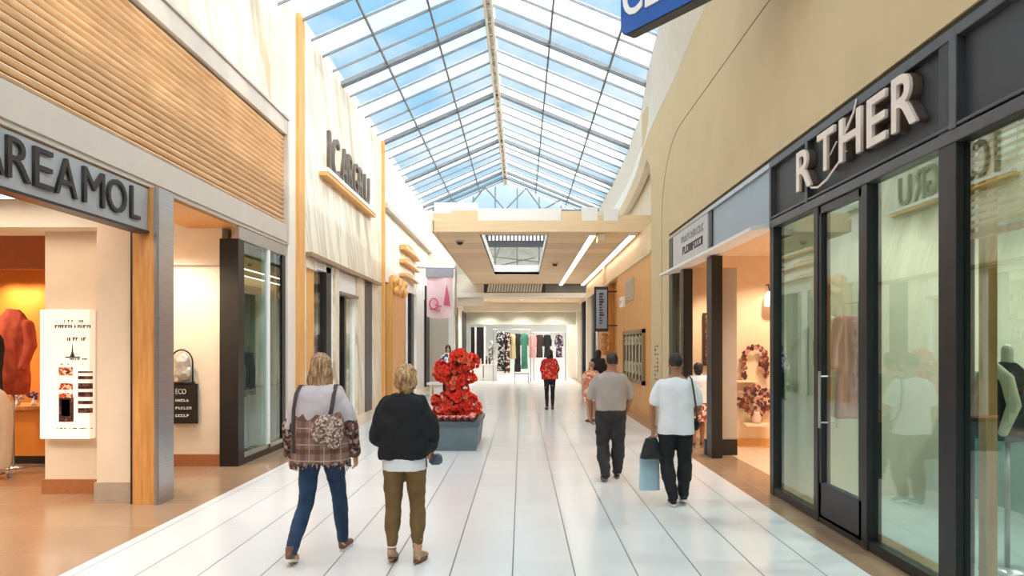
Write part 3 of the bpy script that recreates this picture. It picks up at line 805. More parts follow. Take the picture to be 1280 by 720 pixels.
# pale upholstered display chair on castors at the frame edge
s = thing('display_cart', 'pale draped cart on small wheels at the left edge of the near shop', 'cart', (-6.95, 8.83, 0))
mb = MB(); torso(mb, [(.14, .22, .24, 0, 0), (.5, .23, .24, 0, 0), (.9, .24, .24, 0, 0), (1.12, .20, .20, -.03, 0), (1.2, .12, .14, -.05, 0)], 28, 4, 3.2)
me = remesh(mb, .018, 3, disp=folds(.012, 8, 1.5)); me.transform(Matrix.Translation((-6.95, 8.83, 0))); MB().build('drape', mat('pale_linen', (232, 218, 200), .9, var=.05), s, True, mesh=me)
for dx_, dy_ in ((-.17, -.17), (.17, -.17), (-.17, .17), (.17, .17)):
    mb = MB(); mb.tube([(-6.95 + dx_, 8.83 + dy_, .2), (-6.95 + dx_, 8.83 + dy_, .06)], .012, 8)
    mb.tube([(-6.965 + dx_, 8.83 + dy_, .032), (-6.935 + dx_, 8.83 + dy_, .032)], .032, 14); mb.build('castor', STEEL, s)
def downlight(x, y, z, label, group, m=WARMM, r=.05, watts=12, col=(1, .82, .6), spot=True):
    t_ = thing('downlight', label, 'ceiling light', (x, y, z), group)
    mb = MB(); mb.lathe((x, y, z - .03), [(r * 1.4, .03), (r * 1.4, .0), (r, .0), (r, .03)], 20); mb.build('trim_ring', WHITE, t_)
    mb = MB(); mb.lathe((x, y, z - .018), [(r, 0), (r, .008)], 20); mb.build('lamp', m, t_)
    if watts:
        L = bpy.data.lights.new('lamp_light', 'SPOT' if spot else 'POINT'); L.energy = watts; L.color = col; L.shadow_soft_size = .06
        if spot: L.spot_size = R(130); L.spot_blend = .7
        o = bpy.data.objects.new('lamp_light', L); COL.objects.link(o); o.location = (x, y, z - .06)
s = thing('ceiling_light', 'wide glowing white panel recessed in the ceiling of the near left shop', 'ceiling light', (-6.9, 6.9, 3.34))
B(-9.4, -4.75, 5.7, 7.5, 3.37, 3.40).build('frame', WHITE, s); B(-9.35, -4.8, 5.75, 7.45, 3.36, 3.37).build('diffuser', mat('panel_diffuser', (255, 250, 240), .5, emit=(255, 240, 220), estr=3), s)
for x, lab in ((-8.05, 'lower left glowing spotlight under the copper bulkhead'), (-7.72, 'right glowing spotlight under the copper bulkhead')):
    downlight(x, 10.5, 2.95, lab, None, watts=45)
for x, y in ((-9.2, 10.5), (-6.3, 10.5)): downlight(x, y, 2.92, 'spotlight under the copper bulkhead of the near left shop', 'copper bulkhead spotlights', watts=40)
for x, y in ((-5.6, 4.5), (-5.6, 5.4), (-8.2, 5.4), (-8.2, 3.5), (-5.0, 9.1), (-8.2, 9.0)): downlight(x, y, 3.52 if (x > -7 or y > 7.8) else 3.40, 'round downlight in the ceiling of the near left shop', 'downlights of the near left shop', watts=190, col=(1, .86, .70))
downlight(-4.75, 11.0, 3.5, 'added round downlight inside the left shop window', None, watts=120)  # added lamp that lights the clothes in the window

# ------------------------------------------------------------------ marble shop
s = thing('shop_sign', 'tall thin dark letters standing on a wood ledge on the marble wall', 'sign', (-4.0, 16, 5.2))
mb = MB(); mb.box(XL, -3.93, 13.75, 18.35, 5.20, 5.28); mb.build('ledge', WOODO, s); B(XL, -3.91, 13.75, 18.35, 5.28, 5.36).build('ledge_top', WHITE, s)
GL = mat('sign_letter_grey', (110, 98, 88), .5, var=.15)
for ch, y0, y1 in (('I', 14.3, 14.42), ('C', 14.62, 15.1), ('.', 15.16, 15.24), ('A', 15.3, 15.85), ('R', 15.9, 16.35), ('G', 16.4, 16.9), ('R', 16.95, 17.4), ('U', 17.55, 18.1)):
    h = .12 if ch == '.' else .86 - (y0 - 14.3) * .03
    place_text(ch, h, y1 - y0, .07, (XL, y0, 5.42), (0, 1, 0), (0, 0, 1), 'letter', GL, s, offset=.0)
# its openings
w = sroot('door_1', (XL, 14, 0), 'left glazed opening of the marble shop with a wood panel')
struct('wood_panel', B(-4.3, -4.16, 12.95, 13.62, 0, 3.25), WOODO, parent=w)
struct('post', B(-4.3, -4.12, 14.35, 14.72, 0, 3.42), DARKM, parent=w)
struct('pane', B(-4.2, -4.19, 13.62, 14.35, .1, 3.3), GLASSC, parent=w)
struct('frame', B(-4.22, -4.12, 13.62, 14.95, 3.3, 3.45).box(-4.25, -4.15, 14.72, 14.95, 0, 3.3), WHITEG, parent=w)
w = sroot('door_2', (XL, 16, 0), 'middle glazed doorway of the marble shop')
struct('post', B(-4.26, -4.13, 15.85, 16.0, 0, 2.9), BLACK, parent=w)
struct('canopy', B(-4.3, -4.05, 15.3, 16.9, 2.9, 2.97), mat('canopy_brown', (140, 116, 92), .5), parent=w)
struct('pane', B(-4.2, -4.19, 15.3, 16.95, .08, 2.9), GLASSC, parent=w)
struct('frame', B(-4.25, -4.14, 15.3, 16.95, 2.97, 3.45).box(-4.25, -4.14, 15.3, 15.45, 0, 2.9).box(-4.25, -4.14, 16.85, 16.95, 0, 2.9), WHITEG, parent=w)
w = sroot('window_3', (XL, 18, 0), 'narrow dark framed opening at the far end of the marble shop')
struct('post', B(-4.3, -4.10, 17.75, 18.65, 0, 3.42), DARKM, parent=w)
def shelf_unit(x0, x1, y0, y1, zt, label, nsh, seed, m=WHITEG, group=None, goods=None):
    t_ = thing('display_shelf', label, 'shelf', ((x0 + x1) / 2, (y0 + y1) / 2, 0))
    B(x0, x0 + .03, y0, y1, 0, zt).build('back_panel', m, t_)
    for yy_ in (y0, y1 - .03): B(x0, x1, yy_, yy_ + .03, 0, zt).build('side_panel', m, t_)
    rr_ = random.Random(seed)
    for q in range(nsh):
        z = .25 + q * (zt - .35) / max(1, nsh - 1)
        B(x0 + .03, x1, y0 + .03, y1 - .03, z, z + .03).build('shelf_board', m, t_)
        yy_ = y0 + .1
        while yy_ < y1 - .16 and q < nsh - 1:
            gm = rr_.choice(goods)
            h = rr_.uniform(.12, .26); g_ = MB()
            if rr_.random() < .5: g_.lathe((x0 + .18, yy_, z + .03), [(.03, 0), (.055, .02), (.06, h * .6), (.02, h * .8), (.022, h)], 12)
            else:
                g_.box(x0 + .1, x0 + .26, yy_ - .06, yy_ + .06, z + .03, z + .03 + h * .8, .012); g_.tube([(x0 + .18, yy_ - .04, z + .03 + h * .8), (x0 + .18, yy_, z + .03 + h * 1.15), (x0 + .18, yy_ + .04, z + .03 + h * .8)], .006, 6)
            o = g_.build('shelf_goods', gm, None, False); tag(o, group[0], group[1], group[2])
            yy_ += rr_.uniform(.17, .26)
GOODS = [mat('goods_dark', (66, 58, 56), .6), mat('goods_white', (236, 230, 224), .5), mat('goods_orange', (214, 122, 62), .6), mat('goods_teal', (96, 150, 150), .5), mat('goods_pink', (226, 170, 160), .6)]
shelf_unit(-4.95, -4.6, 13.7, 15.3, 3.2, 'white display shelf behind the left opening of the marble shop', 8, 3, group=('small goods on the display shelves of the marble shop', 'goods', 'goods on the marble shop shelves'), goods=GOODS)
shelf_unit(-5.3, -4.9, 15.9, 17.6, 2.6, 'white display shelf behind the middle doorway of the marble shop', 6, 8, group=('small goods on the display shelves of the marble shop', 'goods', 'goods on the marble shop shelves'), goods=GOODS)
for x, y in ((-5.6, 14.2), (-5.6, 16.4), (-5.6, 18.6)): downlight(x, y, 3.6, 'added round downlight in the ceiling of the marble shop', 'added downlights of the marble shop', watts=200, col=(1, .95, .88))  # downlights added to light the marble shop interior

# ------------------------------------------------------------------ far left shops
w = sroot('window_4', (XL, 21, 0), 'first shopfront beyond the marble wall')
struct('post', B(-4.3, XL, 20.1, 20.35, 0, 3.4).box(-4.3, XL, 23.6, 24.0, 0, 3.7).box(-4.3, XL, 25.3, 25.9, 0, 3.7), DARKM, parent=w)
struct('pane', B(-4.2, -4.19, 20.35, 29.6, .1, 3.7), GLASSC, parent=w)
struct('frame', B(-4.28, XL, 24.0, 24.5, 0, 3.7).box(-4.3, XL, 26.6, 28.6, 0, 4.3), WHITEG, parent=w)
struct('trim_17', B(-4.3, -4.0, 21.1, 23.3, 0, 3.9), WOODO)
struct('trim_18', B(-4.3, -4.05, 28.9, 29.9, 0, 4.3), BLACK)
for z, h, y0, y1, lab in ((5.0, .26, 22.9, 26.4, 'upper curved wood sign board above the far left shops'), (4.55, .2, 22.9, 26.2, 'middle curved wood sign board above the far left shops'), (4.1, .16, 22.9, 26.0, 'lowest curved wood sign board above the far left shops')):
    s = thing('sign_board', lab, 'sign', (-4.0, (y0 + y1) / 2, z))
    mb = MB(); n0 = 12; top = [(y0 + (y1 - y0) * q / n0, z + h * (.6 + .4 * math.sin(PI * q / n0 * 1.5))) for q in range(n0 + 1)]; bot = [(y1 - (y1 - y0) * q / n0, z + .04 * math.sin(PI * q / n0)) for q in range(n0 + 1)]
    mb.prism(top + bot, 0, -4.1, -3.92); mb.build('board', WOODO, s)
    mb = MB()
    for q in range(7): mb.box(-3.925, -3.91, y0 + .3 + q * .4, y0 + .5 + q * .4, z + h * .35, z + h * .6)
    mb.build('lettering', WHITE, s)
s = thing('carved_bracket', 'carved orange wood ornament on top of the far left wood pillar', 'ornament', (-4.0, 22, 3.5))
mb = MB()
for q in range(16): mb.ell((-3.97 + .03 * math.sin(q), 21.3 + (q % 8) * .26, 3.75 - .22 * (q // 8) + .08 * math.sin(q * 2.1)), (.09, .17, .13), 10)
mb.box(-4.08, -3.95, 21.2, 23.2, 3.4, 3.95); mb.build('carving', WOODO, s, True)
# beige wall end and jambs stepping in
struct('wall_left', B(-9, -3.02, 30.0, 30.3, 0, 4.3), mat('beige_end_wall', (206, 198, 184), .8, var=.03))
struct('wall_left', B(-9, -3.02, 30.0, 31.2, 4.3, 7.9), CREAMW)
struct('trim_19', B(-3.22, -3.0, 29.94, 30.3, 0, 4.3), WHITEG)
w = sroot('window_5', (-3.0, 33, 0), 'last shopfront on the left before the end store')
struct('post', B(-3.2, -2.98, 30.9, 32.0, 0, 3.5).box(-3.1, -2.98, 34.2, 36.6, 0, 3.5), DARKM, parent=w)
struct('frame', B(-3.2, -3.0, 30.3, 30.9, 0, 3.5).box(-3.2, -3.0, 32.0, 34.2, 0, 3.5), CREAMW, parent=w)
struct('header', B(-3.2, -2.98, 30.3, 37, 3.5, 4.6), CREAMW, parent=w)
shelf_unit(-5.1, -4.7, 20.6, 23.0, 2.6, 'white display shelf in the first shop beyond the marble wall', 6, 12, group=('small dark goods on the shelf beyond the marble wall', 'goods', 'goods beyond the marble wall'), goods=[GOODS[0], GOODS[0], GOODS[1]])
for y in (21.5, 25, 28): downlight(-5.6, y, 3.6, 'added round downlight in the far left shops', 'added downlights of the far left shops', watts=200, col=(1, .95, .9))  # added lamps for the interiors of the far left shops
# ------------------------------------------------------------------ right side, high wall
pts = [(YB, 3.98), (13.62, 3.98), (13.62, 0), (15.5, 0), (15.5, 5.3), (15.55, 5.6), (15.75, 5.95), (16.15, 6.25), (16.7, 6.5), (16.7, 7.4), (YB, 7.4)]
struct('wall_right', MB().prism(pts, 0, 2.95, 3.3), TANW, label='smooth tan wall above the right storefronts')
mb = MB()
g = [(YB, 5.86), (12.6, 5.86)] + [(12.6 + 1.7 * math.sin(a), 5.86 - 1.5 * (1 - math.cos(a))) for a in [PI / 2 * q / 8 for q in range(1, 9)]] + [(14.3, .1)]
mb.tube([(2.95, a, b_2) for a, b_2 in g], .008, 6)
struct('trim_20', mb, mat('joint_brown', (150, 124, 88), .8))
struct('wall_right', B(3.36, 3.6, 15.5, 31.2, 4.0, 7.9), CREAMW)
struct('wall_right', B(3.3, 3.4, YB, 15.5, 3.98, 7.7), TANW)
# swept white fascia under the glass roof
prof = [(YB, 2.55, 2.95, 7.2), (6, 2.55, 2.95, 7.2), (10.8, 2.56, 2.95, 7.2), (12.66, 2.6, 2.95, 6.95), (14.2, 2.7, 2.95, 6.82), (15.67, 2.84, 2.95, 6.67), (16.6, 2.95, 2.95, 6.48), (17.6, 3.04, 2.96, 6.2), (19.0, 3.10, 2.97, 6.0), (20.4, 3.18, 2.98, 5.9), (23.5, 3.26, 3.0, 5.85), (31, 3.3, 3.0, 5.85)]
rs = []
for q in interp(prof, 5):
    y, xu, xl, zl = q; zu = zroof(xu) - .02
    rs.append([Vector((xu, y, zu)), Vector((xu + .10, y, (zu + zl) / 2 + .1)), Vector((xl - .01, y, zl)), Vector((xl + .12, y, zl - .12)), Vector((xl + .35, y, zl)), Vector((xu + .35, y, zu))])
struct('trim_21', MB().rings(rs), mat('fascia_offwhite', (226, 220, 208), .55, var=.03), False, label='curved off-white fascia sweeping along the edge of the glass roof')

# ------------------------------------------------------------------ near right storefront
yf = [8.05, 6.98, 6.81, 5.86, 4.78, 2.3, -.4]
w = sroot('window_6', (XR, 4, 0), 'near right storefront of dark metal frames and tall glass')
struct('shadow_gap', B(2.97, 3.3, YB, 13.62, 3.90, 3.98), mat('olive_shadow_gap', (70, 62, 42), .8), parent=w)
struct('sign_panel', B(2.99, 3.05, YB, 8.0, 3.22, 3.92), PANELD, parent=w)
def frame_bar(y0, y1, z0, z1, d=.10, o=0): return B(XR - o, XR + d, y0, y1, z0, z1, .008)
for nm, a, b_2, z0, z1 in (('head_rail', YB, 8.05, 3.84, 3.92), ('transom', YB, 8.05, 3.13, 3.22), ('transom_cap', YB, 8.05, 3.235, 3.26)):
    struct(nm, frame_bar(a, b_2, z0, z1, .10, .02), DARKF, parent=w)
for nm, y, hw in (('mullion', 8.0, .06), ('mullion', 6.80, .05), ('mullion', 5.84, .05), ('corner_post', 4.70, .10), ('mullion', 2.2, .06), ('mullion', -.4, .06)):
    struct(nm, frame_bar(y - hw, y + hw, 0, 3.14 if nm != 'corner_post' else 3.9, .12, .01), DARKM, parent=w)
for y, hw in ((8.02, .03), (7.0, .03), (4.62, .04), (2.2, .03), (-.4, .03)):
    struct('panel_divider', frame_bar(y - hw, y + hw, 3.22, 3.86, .1, .025), DARKF, parent=w)
struct('bottom_rail', frame_bar(YB, 8.0, 0, .09, .1, 0), DARKM, parent=w)
for a, b_2 in ((6.85, 7.94), (4.80, 5.79), (2.26, 4.60), (-.34, 2.14), (YB, -.46)):
    struct('pane', B(XR + .04, XR + .05, a, b_2, .09, 3.13), GLASS, parent=w)
d = sroot('door_3', (XR, 6.3, 0), 'glass door with a dark kick panel in the near right storefront')
struct('pane', B(XR + .03, XR + .04, 5.93, 6.72, .36, 3.1), GLASS, parent=d)
mb = MB(); mb.box(XR + .0, XR + .07, 5.89, 5.95, .05, 3.12).box(XR + .0, XR + .07, 6.70, 6.75, .05, 3.12).box(XR + .0, XR + .07, 5.89, 6.75, 3.05, 3.12)
struct('frame', mb, DARKM, parent=d); struct('kick_panel', B(XR + .0, XR + .07, 5.89, 6.75, .05, .40, .006), PANELD, parent=d)
mb = MB(); mb.tube([(XR - .05, 6.62, .95), (XR - .05, 6.62, 1.5)], .013, 10); mb.tube([(XR - .05, 6.62, 1.0), (XR + .03, 6.62, 1.0)], .009, 8); mb.tube([(XR - .05, 6.62, 1.45), (XR + .03, 6.62, 1.45)], .009, 8)
struct('door_handle', mb, STEEL, parent=d)
# sign
s = thing('shop_sign', 'cream raised letters with a swash on the dark panel over the near right storefront', 'sign', (2.95, 6, 3.4))
for ch, y0, y1, zb, h in (('R', 7.16, 6.80, 3.36, .41), ('T', 6.66, 6.30, 3.42, .38), ('H', 6.20, 5.80, 3.41, .39), ('E', 5.70, 5.40, 3.40, .40), ('R', 5.32, 4.98, 3.40, .42)):
    place_text(ch, h, y0 - y1, .04, (2.93, y0, zb), (0, -1, 0), (0, 0, 1), 'letter', ROSE, s, offset=.012)
    place_text(ch, h, y0 - y1, .07, (2.985, y0 - .012, zb), (0, -1, 0), (0, 0, 1), 'letter_back', LBACK, s, offset=.02)
mb = MB(); mb.tube([(2.92, 6.18, 3.62), (2.92, 6.10, 3.70), (2.92, 5.98, 3.80), (2.92, 5.93, 3.90)], [.02, .018, .014, .008], 8, flat=.6)
mb.tube([(2.92, 6.95, 3.42), (2.92, 6.85, 3.34), (2.92, 6.7, 3.31), (2.92, 6.5, 3.34), (2.92, 6.3, 3.42), (2.92, 6.1, 3.50)], [.008, .012, .012, .014, .014, .01], 8, flat=.6)
mb.tube([(2.92, 6.5, 3.5), (2.92, 6.4, 3.58), (2.92, 6.3, 3.64)], .007, 8); mb.build('swash', ROSE, s, True)
# interior of the near right store
struct('wall_right', B(7.6, 7.8, YB, 8.1, 0, 3.9), GREEN, label='sage green back wall inside the near right store')
struct('wall_right', B(3.05, 7.8, 7.95, 8.1, 0, 3.9), CREAM)
struct('wall_right', B(3.3, 7.8, YB - .1, YB, 0, 3.9), GREEN)
struct('ceiling', B(3.0, 7.8, YB, 13.7, 3.92, 3.98), WHITE)
struct('wall_right', B(2.66, 3.3, YB - .2, YB, 0, 7.9), TANW)
struct('wall_back', B(-4.2, 3.3, YB - .4, YB - .2, 0, 9.3), CREAMW)
w = sroot('window_7', (7.55, 12, 0), 'white framed opening on the sage green wall inside the store')
mb = MB()
for yy_, hh in ((.0, 1),): mb.box(7.5, 7.6, 5.0, 5.08, 1.0, 2.6).box(7.5, 7.6, 6.0, 6.08, 1.0, 2.6).box(7.5, 7.6, 5.0, 6.08, 2.6, 2.68).box(7.45, 7.6, 4.95, 6.13, .93, 1.0).box(7.5, 7.6, 5.52, 5.57, 1.0, 2.6)
struct('frame', mb, WHITE, parent=w); struct('panel', B(7.56, 7.6, 5.08, 6.0, 1.0, 2.6), TEAL, parent=w)
struct('wall_right', B(5.2, 5.3, 6.4, 7.95, 0, 1.45), TEAL, label='low teal partition inside the near right store')
s = thing('counter', 'long grey display counter inside the near right store', 'counter', (6.2, 3.5, 0))
B(5.9, 6.5, 1.5, 6.0, 0, .88).build('body', mat('counter_grey', (190, 200, 200), .4, var=.05), s); B(5.85, 6.55, 1.45, 6.05, .88, .93, .01).build('top', mat('counter_top_dark', (96, 100, 104), .3), s)
# bust wearing dark jacket
s = thing('mannequin', 'headless mannequin in a black jacket and cream scarf behind the near right glass', 'mannequin', (3.75, 5.25, 0))
mb = MB(); torso(mb, [(1.02, .15, .1, 0, 0), (1.18, .13, .09, 0, 0), (1.38, .17, .11, 0, 0), (1.5, .19, .1, 0, 0), (1.58, .10, .07, 0, 0), (1.62, .055, .055, 0, 0)], 24, 4)
for sd in (-1, 1): mb.tube([(sd * .17, 0, 1.5), (sd * .24, .0, 1.3), (sd * .25, -.04, 1.08)], [.06, .055, .045], 12, round_ends=True)
me = remesh(mb, .012, 2, disp=folds(.01, 10, 6)); me.transform(Matrix.Translation((3.75, 5.25, 0))); MB().build('jacket', GARM[0], s, True, mesh=me)
mb = MB(); mb.tube([(3.75, 5.25, 1.58), (3.75, 5.25, 1.72)], [.045, .04], 14, round_ends=True); mb.build('neck', mat('mannequin_cream', (226, 212, 190), .5), s, True)
mb = MB(); mb.tube([(3.60, 5.20, 1.60), (3.66, 5.13, 1.5), (3.70, 5.11, 1.3), (3.62, 5.11, 1.1)], [.04, .05, .05, .035], 12, round_ends=True, flat=.5)
mb.build('scarf', mat('cream_cloth', (226, 216, 186), .9), s, True)
mb = MB(); mb.tube([(3.75, 5.25, .02), (3.75, 5.25, 1.1)], .02, 10); mb.lathe((3.75, 5.25, 0), [(.19, 0), (.19, .02), (.04, .04)], 24); mb.build('stand', STEEL, s, True)
s = thing('wooden_post', 'slim orange brown wooden post inside the near right glass', 'post', (3.34, 4.85, 0))
B(3.30, 3.38, 4.83, 4.91, .03, 3.92).build('shaft', WOOD, s); B(3.25, 3.43, 4.78, 4.96, 0, .03).build('foot', DARKM, s)
s = thing('reflection_slats', 'added wooden blind behind the nearest right glass', 'slat_reflection', (3.06, 3.5, 2.5))  # wooden slats added behind the glass in place of a slat wall reflection
mb = MB()
for q in range(13): mb.prism([(3.04, 2.54 + q * .05), (3.085, 2.56 + q * .05), (3.085, 2.585 + q * .05), (3.04, 2.565 + q * .05)], 1, 2.3, 4.60)
mb.build('slat', mat('slat_reflection_wood', (236, 190, 126), .4, rgb2=(214, 158, 90), scale=5, stretch=(3, .5, 3)), s)
B(3.03, 3.10, 2.28, 4.60, 3.14, 3.20, .008).build('head_box', WOOD, s); B(3.035, 3.09, 2.3, 4.60, 2.47, 2.51, .005).build('bottom_bar', WOOD, s)
mb = MB()
for yy_ in (2.7, 3.45, 4.2): mb.tube([(3.062, yy_, 2.49), (3.062, yy_, 3.2)], .004, 6)
mb.build('cord', CREAMW, s)
# potted shrub
def shrub(x, y, z0, r, h, label, seed, m, pot=True):
    t_ = thing('potted_shrub', label, 'plant', (x, y, z0)); rr_ = random.Random(seed)
    mb = MB(); mb.lathe((x, y, z0), [(.13, 0), (.17, .02), (.2, .36), (.18, .36), (.17, .32)], 20); mb.build('pot', mat('pot_grey', (96, 96, 98), .6), t_, True)
    mb = MB()
    for q in range(7):
        a = rr_.uniform(0, 6.28); mb.tube([(x, y, z0 + .3), (x + .1 * math.cos(a), y + .1 * math.sin(a), z0 + h * .55), (x + r * .6 * math.cos(a), y + r * .6 * math.sin(a), z0 + h * .85)], [.014, .01, .005], 6)
    mb.build('stem', WOODD, t_)
    mb = MB(); bm = mb.bm
    for q in range(900):
        u = Vector((rr_.gauss(0, 1), rr_.gauss(0, 1), rr_.gauss(0, 1))).normalized() * rr_.uniform(.45, 1) ** .5
        c = Vector((x + u.x * r, y + u.y * r, z0 + h * .68 + u.z * h * .36)); a = rr_.uniform(0, 6.28); t2 = rr_.uniform(-.8, .8)
        d1 = Vector((math.cos(a) * math.cos(t2), math.sin(a) * math.cos(t2), math.sin(t2))) * .045; d2 = d1.cross(Vector((rr_.uniform(-1, 1), rr_.uniform(-1, 1), 1))).normalized() * .017
        vs = [bm.verts.new(p) for p in (c - d1, c - d2 + d1 * .1, c + d1, c + d2 + d1 * .1)]; bm.faces.new(vs)
    mb.build('foliage', m, t_)
shrub(4.35, 4.9, .02, .34, 1.75, 'dark leafy potted shrub behind the near right glass', 4, mat('leaf_dark', (64, 70, 40), .6, rgb2=(96, 60, 36), scale=14))
# clothes near the first pane
s = thing('clothes_rail', 'chrome rail with pastel clothes behind the first pane of the near right store', 'clothes rail', (3.5, 7.4, 0))
mb = MB(); mb.tube([(3.5, 7.05, .03), (3.5, 7.05, 2.2), (3.5, 7.8, 2.2), (3.5, 7.8, .03)], .014, 8); mb.box(3.35, 3.65, 7.02, 7.08, 0, .03).box(3.35, 3.65, 7.77, 7.83, 0, .03); mb.build('frame', STEEL, s)
PAST = [(mat('garment_pink', (224, 160, 160), .9), 'pink'), (mat('garment_cream', (230, 216, 190), .9), 'cream'), (mat('garment_olive', (120, 116, 84), .9), 'olive')]
for k, (m_, c_) in enumerate(PAST): garment('hanging_dress', 3.5, 7.2 + k * .2, 2.08, 1.1, .2, m_, c_ + ' dress hanging behind the first pane of the near right store', 'x', None, .04)
LDS = [(4.6, 1.5), (4.6, 4.5), (4.6, 6.8), (6.6, 3), (6.6, 6.2), (6.9, 7.4)]
for x, y in LDS: downlight(x, y, 3.92, 'added round downlight in the ceiling of the near right store', 'added downlights of the near right store', watts=190, col=(1, .98, .94))  # downlights added to brighten the store behind the glass

# ------------------------------------------------------------------ peach shop
w = sroot('window_8', (XR, 11, 0), 'open peach coloured shop front with dark posts and a pale header')
struct('header_panel', B(2.98, 3.05, 8.08, 13.5, 3.22, 3.90), SKYG, parent=w)
struct('canopy', MB().prism([(2.72, 3.12), (3.1, 3.18), (3.1, 3.26), (2.72, 3.16)], 1, 8.08, 13.45), WHITE, parent=w)
struct('post', B(XR, 3.12, 10.55, 10.85, 0, 3.15, .01).box(XR, 3.12, 12.4, 12.62, 0, 3.15), BLACK, parent=w)
struct('post_base', B(2.94, 3.45, 10.86, 10.98, 0, .25, .01), BLACK, parent=w)
struct('post', B(XR, 3.1, 13.3, 13.62, 0, 3.9), mat('dark_olive_frame', (60, 60, 48), .4), parent=w)
struct('pane', B(3.02, 3.03, 12.62, 13.3, .1, 3.1), GLASSC, parent=w)
struct('mirror_strip', B(3.12, 3.45, 10.9, 10.94, .25, 3.0), GREYT, parent=w)
struct('divider', B(2.96, 3.06, 10.58, 10.72, 3.24, 3.88), DARKM, parent=w)
struct('head_rail', B(2.94, 3.06, 8.08, 13.6, 3.86, 3.92), STEEL, parent=w)
s = thing('shop_sign', 'pale banner sign with two rows of small dark letters above the peach shop', 'sign', (2.95, 12, 3.25))
B(2.94, 2.97, 10.75, 13.2, 3.24, 3.85).build('board', mat('banner_grey', (202, 200, 198), .6, var=.05), s)
DK = mat('letter_plum', (66, 52, 58), .6)
glyphs('lettering', mat('letter_silver', (150, 148, 150), .5), s, 11, .12, (2.94, 12.5, 3.62), (0, -1, 0), (0, 0, 1), .14, 3)
glyphs('lettering', DK, s, 10, .14, (2.94, 12.4, 3.40), (0, -1, 0), (0, 0, 1), .14, 4)
struct('wall_right', B(3.42, 7, 11.8, 11.95, 0, 3.9), PEACH, label='peach wall with red brown floral pieces in the open right shop')
struct('wall_right', B(6.9, 7, 8.1, 13.8, 0, 3.9), PEACH)
struct('wall_right', B(3.05, 7, 13.6, 13.8, 0, 3.9), PEACH)
struct('baseboard_right', B(3.40, 6.9, 11.76, 11.8, 0, .13), WOODO)
struct('trim_22', B(3.12, 6.9, 8.1, 13.6, 3.3, 3.4), PEACH)
def floral(label, pts, z0, y, seed, vase):
    t_ = thing('floral_ornament', label, 'ornament', (pts[0][0], y, z0)); rr_ = random.Random(seed)
    ms = [mat('petal_maroon', (112, 48, 44), .7, var=.2), mat('petal_rust', (160, 86, 62), .7, var=.2), mat('petal_plum', (74, 42, 44), .7), mat('petal_rose', (214, 150, 132), .7)]
    bs = [MB() for _ in ms]
    for x, z in pts:
        for q in range(3):
            k = rr_.randrange(4); c = Vector((x + rr_.uniform(-.03, .03), y + rr_.uniform(-.04, .0), z + rr_.uniform(-.03, .03)))
            for p in range(5):
                a = 2 * PI * p / 5; bs[k].ell(c + Vector((.018 * math.cos(a), -.01, .018 * math.sin(a))), (.014, .008, .014), 6)
    for b3, m_ in zip(bs, ms): b3.build('blossom', m_, t_)
    if vase == 'shelf': B(3.45, 4.05, y - .1, y + .05, z0, z0 + .03).build('shelf', PEACH, t_)
    if vase == 'vase':
        mb = MB(); mb.lathe((pts[0][0], y - .05, z0), [(.03, 0), (.07, .02), (.08, .10), (.05, .17), (.055, .2)], 16); mb.build('vase', mat('vase_pink', (236, 200, 180), .3), t_, True)
rr = random.Random(2)
arch = []
for q in range(46):
    a = PI * q / 22
    if q <= 22: arch += [(4.02 - .19 * math.cos(a), 1.52 + .20 * math.sin(a))]
    else: arch += [(3.83 if q % 2 else 4.21, 1.18 + (q - 22) * .0145)]
arch += [(4.14 + rr.uniform(-.05, .05), 1.45 + rr.uniform(-.1, .1)) for _ in range(10)]
floral('arched dark red floral piece on the peach wall', arch, 1.12, 11.74, 1, 'shelf')
oval = []
while len(oval) < 70:
    u, v = rr.uniform(-1, 1), rr.uniform(-1, 1)
    if u * u + v * v < 1: oval.append((4.02 + .30 * u, .80 + .26 * v))
oval[0] = (4.02, .8)
floral('round bunch of maroon flowers low against the peach wall', oval, .42, 11.68, 5, 'vase')
struct('trim_23', B(3.8, 4.25, 11.5, 11.78, .38, .42), PEACH)
s = thing('wall_lamp', 'white lantern lamp high on the peach wall', 'wall lamp', (4.25, 11.7, 2.45))
mb = MB(); mb.lathe((4.25, 11.66, 2.42), [(.07, 0), (.09, .02), (.075, .2), (.03, .26)], 16); mb.build('shade', mat('lamp_shade_white', (250, 246, 240), .5, emit=(255, 236, 210), estr=.6), s, True)
mb = MB(); mb.tube([(4.25, 11.66, 2.68), (4.25, 11.7, 2.8), (4.25, 11.8, 2.8)], .012, 8); mb.build('bracket', DARKM, s)
s = thing('picture_frame', 'framed brown picture on the far wall of the peach shop', 'picture', (3.9, 13.55, 1.5))
B(3.62, 3.95, 13.54, 13.6, 1.35, 2.4).build('frame', WOODD, s); B(3.66, 3.91, 13.52, 13.54, 1.4, 2.35).build('picture', spots_mat('print_brown', (150, 110, 80), ((90, 60, 46), (200, 160, 120), (120, 80, 60)), 30), s)
for x, y in ((4.2, 9.4), (4.2, 10.9), (5.6, 9.4), (3.9, 12.7)): downlight(x, y, 3.3, 'added round downlight in the ceiling of the peach shop', 'added downlights of the peach shop', watts=130, col=(1, .84, .64))  # added ceiling lamps that light the peach shop
s = thing('wall_lettering', 'two short columns of small brown marks on the tan pillar', 'sign', (2.94, 14.9, 1.0))
mb = MB(); rr = random.Random(9)
for c_ in (14.75, 15.0):
    for q in range(9):
        if rr.random() < .8: mb.box(2.935, 2.95, c_ - .05, c_ - .05 + rr.uniform(.03, .1), 1.0 + q * .09, 1.0 + q * .09 + rr.uniform(.02, .06))
mb.build('marks', mat('lettering_brown', (120, 100, 70), .7), s)

